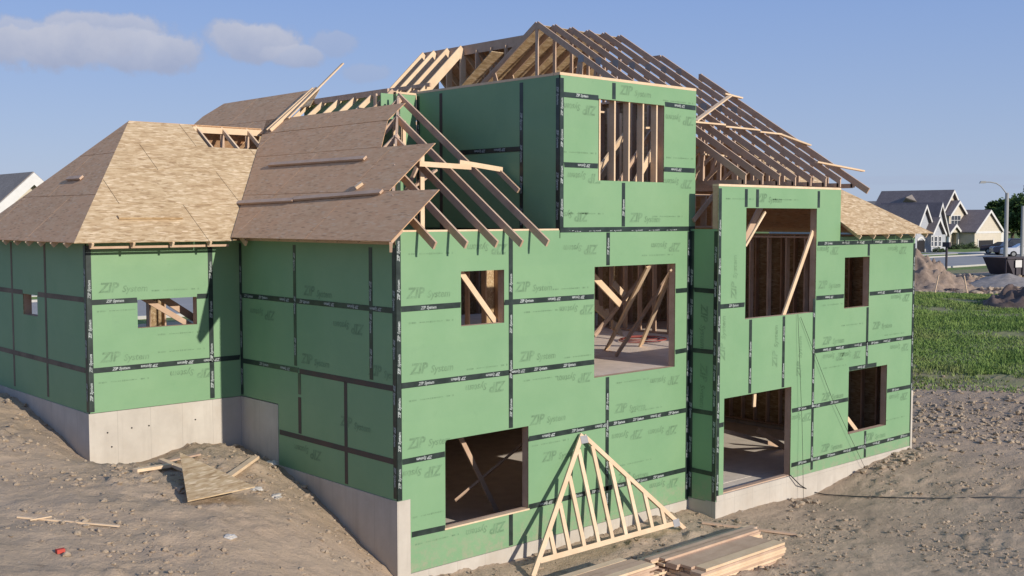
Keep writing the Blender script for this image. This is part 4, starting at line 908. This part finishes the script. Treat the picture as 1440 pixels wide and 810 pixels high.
for a in (1.3, 5.4): MB().tube([D_(a, .2, .1), D_(a, .35, .1)], .14, 12).build('wheel', 'dump', dm)
# ------------------------------------------------------------------ street lamps
def lamp(x, y, zt, r, label, arm=True, grp=None):
    q = onZ(x, y, 1.3) if True else None; b = Vector((q.x, q.y, 1.3))
    o = root('street_lamp', tuple(b), label, 'street lamp', grp)
    MB().tube([b, b+Vector((0, 0, zt))], [r*1.15, r*.9], 10).build('pole', 'steel', o)
    MB().tube([b, b+Vector((0, 0, .25))], [r*1.9, r*1.7], 10).build('base', 'steel', o)
    return o, b
LQ = rp(1415, 105, 1.3); o = root('street_lamp', LQ, 'tall street lamp with a curved arm reaching left over the street', 'street lamp'); b = Vector(LQ)
MB().tube([b, b+Vector((0, 0, 6.55))], [.19, .15], 10).build('pole', 'steel', o); MB().tube([b, b+Vector((0, 0, .3))], .26, 10).build('base', 'steel', o)
t = b+Vector((0, 0, 6.5)); lf = -R2.copy(); lf.z = 0; lf.normalize()
arm = [t+lf*a+Vector((0, 0, h)) for a, h in ((0, -.1), (.25, .25), (.55, .62), (.95, .87), (1.45, .97), (1.9, .98))]
MB().tube(arm, .05, 8).build('arm', 'steel', o)
hd = MB(); c = arm[-1]; hd.hexa([c+lf*a+Vector((0, 0, z))+Vector((-lf.y, lf.x, 0))*s for z, L in ((-.12, .5), (.08, .38)) for a, s in ((0, -.13), (L, -.09), (L, .09), (0, .13))]); hd.build('lamp_head', 'steel', o)
LQ = rp(1438, 112, 1.3); o = root('light_pole', LQ, 'plain pale pole right of the street lamp', 'pole'); b = Vector(LQ)
MB().tube([b, b+Vector((0, 0, 5.5))], [.17, .14], 10).build('pole', 'steel', o); MB().tube([b, b+Vector((0, 0, .3))], .24, 10).build('base', 'steel', o)
# mailbox
LQ = rp(1332, 100, 1.4); b = Vector(LQ); o = root('mailbox', tuple(b), 'black mailbox post at the kerb before the cream house', 'mailbox')
MB().tube([b, b+Vector((0, 0, 2.2))], .10, 8).build('post', 'dump', o); MB().box(b+Vector((-.16, -.3, 1.9)), b+Vector((.16, .3, 2.3))).build('box', 'dump', o)
# ------------------------------------------------------------------ neighbouring houses
def gable(mbw, mbr, mbt, x0, x1, y0, y1, ze, zr, oh=.35, th=.14):
    """body prism with ridge along Y; front gable at y0"""
    xm = (x0+x1)/2; sl = (zr-ze)/(xm-x0)
    mbw.prism([(x0, y0, 1.2), (x1, y0, 1.2), (x1, y0, ze), (xm, y0, zr-.05), (x0, y0, ze)], (0, y1-y0, 0))
    for sx in (-1, 1):
        xe = x0-oh if sx < 0 else x1+oh; zl = ze-oh*sl
        mbr.prism([(xe, y0-oh, zl+.1), (xm, y0-oh, zr+.1), (xm, y1+oh, zr+.1), (xe, y1+oh, zl+.1)], (0, 0, th))
        mbt.prism([(xe, y0-oh-.05, zl-.18), (xm, y0-oh-.05, zr-.2), (xm, y0-oh-.05, zr+.22), (xe, y0-oh-.05, zl+.22)], (0, .048, 0))
def window(par, x0, x1, z0, z1, y, n=1):
    f = MB(); f.box((x0-.1, y-.06, z0-.1), (x1+.1, y-.01, z0)); f.box((x0-.1, y-.06, z1), (x1+.1, y-.01, z1+.1)); f.box((x0-.1, y-.06, z0+.001), (x0, y-.01, z1-.001)); f.box((x1, y-.06, z0+.001), (x1+.1, y-.01, z1-.001))
    for k in range(1, n): xx = x0+(x1-x0)*k/n; f.box((xx-.04, y-.055, z0+.002), (xx+.04, y-.012, z1-.002))
    f.box((x0+.001, y-.05, (z0+z1)/2-.03), (x1-.001, y-.014, (z0+z1)/2+.03))
    o = f.build('window', 'white', par); MB().box((x0, y-.03, z0), (x1, y-.012, z1)).build('pane', 'glass', o); return o
fy = 62.
def XZ(x, y, Y): p = onY(x, y, Y); return p.x, p.z
# cream house
xg0, _ = XZ(1370, 357, fy); xg1, _ = XZ(1405, 357, fy); xg2, _ = XZ(1418, 357, fy)
h1 = root('suburban_house', ((xg0+xg1)/2, fy, 1.3), 'cream two storey house with dark shingle gables and an open garage', 'house')
w_, r_, t_ = MB(), MB(), MB()
gable(w_, r_, t_, xg0, xg1+.6, fy, fy+9, XZ(1370, 326, fy)[1], XZ(1388, 297, fy)[1])
w_.build('wall', 'cream', h1); r_.build('roof', 'shing', h1); t_.build('gable_trim', 'white', h1)
w_, r_, t_ = MB(), MB(), MB()
ze = XZ(1370, 326, fy)[1]; zr = XZ(1388, 300, fy)[1]
w_.prism([(xg1+.6, fy+.6, 1.2), (xg2+.6, fy+.6, 1.2), (xg2+.6, fy+.6, ze-.05), (xg1+.6, fy+.6, ze-.05)], (0, 8, 0)); w_.build('wall', 'cream', h1)
r_.prism([(xg1-1.5, fy+.3, ze+.3), (xg2+1.2, fy+.3, ze-.3), (xg2-1, fy+4.5, zr-1.2), (xg1-2.6, fy+4.5, zr-.2)], (0, .02, .15)); r_.build('roof', 'shing2', h1)
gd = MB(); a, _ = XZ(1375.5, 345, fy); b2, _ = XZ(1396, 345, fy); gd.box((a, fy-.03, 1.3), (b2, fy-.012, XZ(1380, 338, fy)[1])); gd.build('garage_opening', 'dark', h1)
tm = MB(); tm.box((a-.25, fy-.06, 1.3), (a-.002, fy-.012, XZ(1380, 336, fy)[1])); tm.box((b2+.002, fy-.06, 1.3), (b2+.25, fy-.012, XZ(1380, 336, fy)[1])); tm.box((xg0-.1, fy-.05, ze-.25), (xg1+.7, fy-.011, ze+.05)); tm.build('garage_trim', 'white', h1)
a, _ = XZ(1401, 345, fy+.6); b2, _ = XZ(1412, 345, fy+.6); MB().box((a, fy+.55, 1.35), (b2, fy+.59, 3.5)).build('garage_door', 'white', h1)
# main body
ym = fy+4.5
w_, r_, t_ = MB(), MB(), MB()
xa, _ = XZ(1322, 300, ym); xb, _ = XZ(1368, 300, ym); zt = XZ(1330, 301, ym)[1]; zrr = XZ(1338, 269, ym)[1]
gable(w_, r_, t_, xa, xa+(XZ(1337, 300, ym)[0]-xa)*2, ym, ym+11, zt, zrr, .5)
w_.build('wall', 'cream', h1); r_.build('roof', 'shing', h1); t_.build('gable_trim', 'white', h1)
w_, r_, t_ = MB(), MB(), MB(); yb = ym-1.2
xc, _ = XZ(1335, 300, yb); xd_, _ = XZ(1357, 300, yb)
gable(w_, r_, t_, xc, xd_, yb, ym+5, XZ(1345, 302, yb)[1], XZ(1346, 284, yb)[1], .4); w_.build('wall', 'cream', h1); r_.build('roof', 'shing', h1); t_.build('gable_trim', 'white', h1)
for x0, x1, y0, y1, n in ((1337.5, 1350, 303.5, 316, 3), (1326.5, 1330.5, 303.5, 312, 1)):
    Yq = yb if x0 > 1335 else ym; a, z1 = XZ(x0, y0, Yq); b2, z0 = XZ(x1, y1, Yq); window(h1, a, b2, z0, z1, Yq, n)
MB().box((XZ(1352, 300, ym)[0], ym+.3, 1.2), (xg0+1.5, ym+8, XZ(1345, 302, ym)[1]-.2)).build('wall', 'tan', h1)  # shaded side of the cream house, shade put into a browner siding
zq = XZ(1345, 302, ym)[1]; xq = XZ(1352, 300, ym)[0]
rf = MB(); rf.prism([(xd_+.2, ym-.2, zq-.2), (xg0+2.5, ym-.2, zq-.2), (xg0-1., ym+6, zrr-1.0), (xa+5, ym+6, zrr)], (0, 0, .15)); rf.prism([(xg0+2.5, ym-.2, zq-.2), (xg0+2.5, ym+10, zq-.2), (xg0-1, ym+6, zrr-1.0)], (0, 0, .15)); rf.build('roof', 'shing2', h1)
# brown wall above stands for the shaded side, shade in its colour; porch
w_, r_, t_ = MB(), MB(), MB(); yp = ym-2.2
xe, _ = XZ(1334.5, 330, yp); xf, _ = XZ(1349, 330, yp); gable(w_, r_, t_, xe, xf, yp, ym, XZ(1340, 327, yp)[1], XZ(1345, 317, yp)[1], .35)
r_.build('porch_roof', 'shing', h1); t_.build('gable_trim', 'white', h1)
pw = MB(); zpe = XZ(1340, 327, yp)[1]; pw.prism([(xe, yp, zpe), (xf, yp, zpe), ((xe+xf)/2, yp, XZ(1345, 318, yp)[1])], (0, .3, 0)); pw.build('porch_gable', 'cream', h1)
for xx in (xe, xf-.3): MB().box((xx, yp, 1.2), (xx+.35, yp+.35, zpe)).build('porch_column', 'white', h1)
MB().box((xe+.7, ym-.03, 1.3), (xe+1.8, ym-.012, 3.5)).build('front_door', 'tan', h1)
ww = window(h1, xe+2.3, xe+3.6, 1.9, 3.5, ym, 2)
# far roof behind
r_ = MB(); Yb = fy+14; p1 = onY(1293, 300, Yb); p2 = onY(1303, 283, Yb); 
# grey white house in front-left
gy = 56.; h2 = root('suburban_house', (XZ(1305, 357, gy)[0], gy, 1.3), 'pale grey house with twin white trimmed gables and an arched dark garage', 'house')
for (x0, x1, xm_, ye, yr_, dy, dep) in ((1286, 1311, 1298, 323, 290, 0, 9), (1310, 1331, 1317, 326, 287, 1.0, 8), (1309, 1326, 1318, 326, 308, -.8, 3)):
    Yq = gy+dy; w_, r_, t_ = MB(), MB(), MB(); a, _ = XZ(x0+1, ye, Yq); b2, _ = XZ(x1-1, ye, Yq)
    gable(w_, r_, t_, a, b2, Yq, Yq+dep, XZ(xm_, ye, Yq)[1], XZ(xm_, yr_, Yq)[1], .4); w_.build('wall', 'grey', h2); r_.build('roof', 'shing', h2); t_.build('gable_trim', 'white', h2)
a, _ = XZ(1289.5, 345, gy); b2, _ = XZ(1300, 345, gy)
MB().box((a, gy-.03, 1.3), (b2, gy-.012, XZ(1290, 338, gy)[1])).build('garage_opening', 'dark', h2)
arc = MB(); zc = XZ(1290, 338, gy)[1]; n = 10
for k in range(n):
    t0, t1 = k/n, (k+1)/n; f = lambda t: Vector((a+(b2-a)*t, gy-.045, zc+.35*math.sin(math.pi*t))); arc.beam(f(t0), f(t1), .06, .28, (0, 0, 1))
arc.build('garage_trim', 'white', h2); MB().box((b2+.002, gy-.08, 1.3), (b2+.35, gy-.012, zc+.2)).build('garage_trim', 'white', h2)
for x0, x1 in ((1309.5, 1311.5), (1314, 1317), (1320, 1322.5)):
    Yq = gy-.8 if x0 > 1308 else gy; a, z1 = XZ(x0, 333, Yq); b2, z0 = XZ(x1, 346, Yq); window(h2, a, b2, z0, z1, Yq)
r_ = MB(); zR = XZ(1298, 291, gy+4)[1]; a, _ = XZ(1240, 300, gy+6); 
p0 = onX(1250, 318, XZ(1298, 320, gy)[0]-4.2)
xl = XZ(1287, 323, gy)[0]; r_.prism([(xl-.5, gy+9, 5.0), (xl-.5, gy+22, 5.0), (xl+4.5, gy+22, zR+.2), (xl+4.5, gy+9, zR+.2)], (.0, 0, .15)); r_.prism([(xl+9, gy+9, 5.0), (xl+9, gy+22, 5.0), (xl+4.5, gy+22, zR+.2), (xl+4.5, gy+9, zR+.2)], (.0, 0, .15)); r_.build('roof', 'shing', h2)
MB().box((xl-.1, gy+9, 1.2), (xl+8.6, gy+21.8, 5.05)).build('wall', 'grey', h2)
# third house far behind
by = 82.; h3 = root('suburban_house', (XZ(1290, 357, by)[0], by, 1.3), 'brown grey roofed house mostly hidden behind the pale grey one', 'house')
w_, r_, t_ = MB(), MB(), MB(); a, _ = XZ(1278, 310, by); b2, _ = XZ(1296, 310, by); gable(w_, r_, t_, a, b2, by, by+14, XZ(1290, 300, by)[1], XZ(1285, 284, by)[1], .5); w_.build('wall', 'tan', h3); r_.build('roof', 'shing2', h3); t_.build('gable_trim', 'tan', h3)
# left neighbour
ly = 58.; xa, za = XZ(43, 243, ly); h4 = root('suburban_house', (xa, ly, 1.3), 'neighbouring house with a grey roof and broad white gable trim behind the wing roof', 'house')
w_, r_, t_ = MB(), MB(), MB(); gable(w_, r_, t_, xa-4.2, xa+4.2, ly, ly+12, za-4.1, za-.2, .5, .16)
w_.build('wall', 'cream', h4); r_.build('roof', 'shing2', h4)
t_ = MB(); sl_ = 3.9/4.2
for sx in (-1, 1): t_.prism([(xa, ly-.6, za-.75), (xa+sx*4.9, ly-.6, za-.75-sl_*4.9), (xa+sx*4.9, ly-.6, za-.0-sl_*4.9), (xa, ly-.6, za-.0)], (0, .09, 0))
t_.build('gable_trim', 'white', h4)
MB().prism([(xa+4, ly+8, za-3.6), (xa+11, ly+8, za-3.6), (xa+11, ly+12, za-.3), (xa+1.5, ly+12, za-.3)], (0, 0, .15)).build('roof', 'shing2', h4); MB().box((xa+4.3, ly+8.5, 1.2), (xa+11, ly+14, za-3.7)).build('wall', 'white', h4)
# driveways and lawn shrubs
for x, wdt in ((xg0+1.5, 5.5), (XZ(1294, 357, gy)[0]-.5, 4.5)):
    MB().box((x-.5, 46.2, 1.2), (x+wdt, fy-.1 if x > 145 else gy-.1, 1.372)).build('driveway', 'kerb', kind='structure')
def shrub(p, r, label, grp):
    mb = MB(); rg2 = random.Random(int(p[0]*10))
    for k in range(260):
        a = rg2.random()*6.28; e = math.acos(rg2.random()); q = r*(.6+.4*rg2.random())*(1+.25*noise.noise(Vector((math.cos(a)*2, math.sin(a)*2, p[0])))); c = Vector((p[0]+q*math.cos(a)*math.sin(e), p[1]+q*math.sin(a)*math.sin(e), 1.3+q*math.cos(e)))
        u = Vector((rg2.gauss(0, 1), rg2.gauss(0, 1), rg2.gauss(0, 1))).normalized()*.1; v2 = u.orthogonal().normalized()*.08; mb.poly([c-u, c+v2, c+u, c-v2])
    mb.build('foliage', 'shrub', o_ := root('garden_shrub', (p[0], p[1], 1.3), label, 'shrub', grp), fix=False)
    MB().tube([(p[0], p[1], 1.25), (p[0], p[1], 1.3+r*.6)], [.05, .02], 6).build('stem', 'bark', o_)
for i, px in enumerate((1338, 1343, 1352, 1358, 1363, 1367, 1325, 1318)):
    Yq = 60.5 if px > 1330 else 54.2; x, _ = XZ(px, 355, Yq); shrub((x, Yq), .55+.2*(i % 3), ('shrub left of the porch of the cream house', 'shrub at the porch columns of the cream house', 'larger shrub right of the cream porch', 'low shrub against the shaded side wall of the cream house', 'small shrub midway along the shaded side wall', 'larger shrub at the garage corner of the cream house', 'shrub at the right end of the pale grey house', 'shrub under the windows of the pale grey house')[i], 'low garden shrubs before the houses')
# cars
def car(p, ang, label, body, hgt=1.75, Lc=4.9, Wc=1.9):
    o = root('parked_car', tuple(p), label, 'car'); c, s = math.cos(ang), math.sin(ang)
    Q = lambda a, b, z: Vector((p[0]+a*c-b*s, p[1]+a*s+b*c, p[2]+z))
    prof = [(-Lc/2, .35), (-Lc/2, .85), (-Lc/2+.15, 1.0), (-Lc/2+1.2, 1.08), (-Lc/2+1.9, hgt), (Lc/2-.9, hgt), (Lc/2-.15, 1.1), (Lc/2, 1.0), (Lc/2, .35)]
    MB().prism([Q(a, -Wc/2, z) for a, z in prof], Q(0, Wc, 0)-Q(0, 0, 0)).build('body', body, o)
    for sd in (-1, 1):
        y0 = sd*(Wc/2+.004); MB().prism([Q(a, y0, z) for a, z in ((-Lc/2+1.45, 1.12), (-Lc/2+1.98, hgt-.1), (Lc/2-1.0, hgt-.1), (Lc/2-.5, 1.15))], Q(0, sd*.01, 0)-Q(0, 0, 0)).build('side_window', 'glass', o)
    for a in (-Lc/2+.95, Lc/2-.95):
        for sd in (-1, 1):
            wh = MB().tube([Q(a, sd*(Wc/2-.2), .35), Q(a, sd*(Wc/2+.03), .35)], .35, 16).build('wheel', 'rub', o); MB().tube([Q(a, sd*(Wc/2+.03), .35), Q(a, sd*(Wc/2+.045), .35)], .2, 12).build('rim', 'steel', wh)
    for sd in (-1, 1): MB().hexa([Q(-Lc/2-.02, sd*.6-.2, .68), Q(-Lc/2-.001, sd*.6-.2, .68), Q(-Lc/2-.001, sd*.6+.2, .68), Q(-Lc/2-.02, sd*.6+.2, .68), Q(-Lc/2-.02, sd*.6-.2, .85), Q(-Lc/2-.001, sd*.6-.2, .85), Q(-Lc/2-.001, sd*.6+.2, .85), Q(-Lc/2-.02, sd*.6+.2, .85)]).build('headlight', 'white', o)
q = rp(1407, 148, 1.36); car(q, -1.2, 'dark car parked on the driveway of the cream house', 'dump', 1.45, 4.4)
q = rp(1430, 145, 1.33); car(q, -.9, 'dark blue pickup sized vehicle behind the light poles', 'carp', 1.95, 5.6)
q = rp(1443, 138, 1.33); car(q, -.9, 'white car cut off by the right edge of the view', 'carw', 1.5)
# ------------------------------------------------------------------ trees
def tree(px, r, hgt, rad, label, seed):
    q = rp(px, r, 1.3); b = Vector(q); o = root('leafy_tree', tuple(b), label, 'tree', 'trees behind the street at the right'); rg2 = random.Random(seed)
    t = MB(); t.tube([b, b+Vector((.1, 0, hgt*.35)), b+Vector((-.1, .2, hgt*.75))], [.35, .26, .1], 8)
    cl = []
    for k in range(26):
        a = rg2.random()*6.28; rr = rad*math.sqrt(rg2.random())*.8; z = hgt*(.28+.62*rg2.random()); rr *= 1-.5*max(0, (z/hgt-.6)/.4)
        c = b+Vector((rr*math.cos(a), rr*math.sin(a), z)); cl.append((c, rad*rg2.uniform(.22, .42))); t.tube([b+Vector((0, 0, z*.55)), c], [.12, .04], 5)
    t.build('trunk', 'bark', o); m = MB()
    for c, s in cl:
        for k in range(170):
            d = Vector((rg2.gauss(0, 1), rg2.gauss(0, 1), rg2.gauss(0, .8))).normalized()*s*(rg2.random()**.4)*(1+.3*rg2.random()); u = Vector((rg2.gauss(0, 1), rg2.gauss(0, 1), rg2.gauss(0, 1))).normalized()*.32; v2 = u.orthogonal().normalized()*.22; m.poly([c+d-u, c+d+v2, c+d+u, c+d-v2])
    m.build('crown', 'leaf', o, fix=False)
tree(1408, 215, 7.6, 3.6, 'leftmost dark leafy tree beside the street lamp', 1); tree(1424, 225, 8.2, 4.2, 'middle dark leafy tree behind the two poles', 2); tree(1442, 210, 7.6, 4.0, 'right leafy tree at the picture edge', 3); tree(1460, 230, 10, 5, 'leafy tree just past the right picture edge', 5); tree(1402, 205, 4.8, 2.2, 'low leafy tree under the street lamp arm', 9)
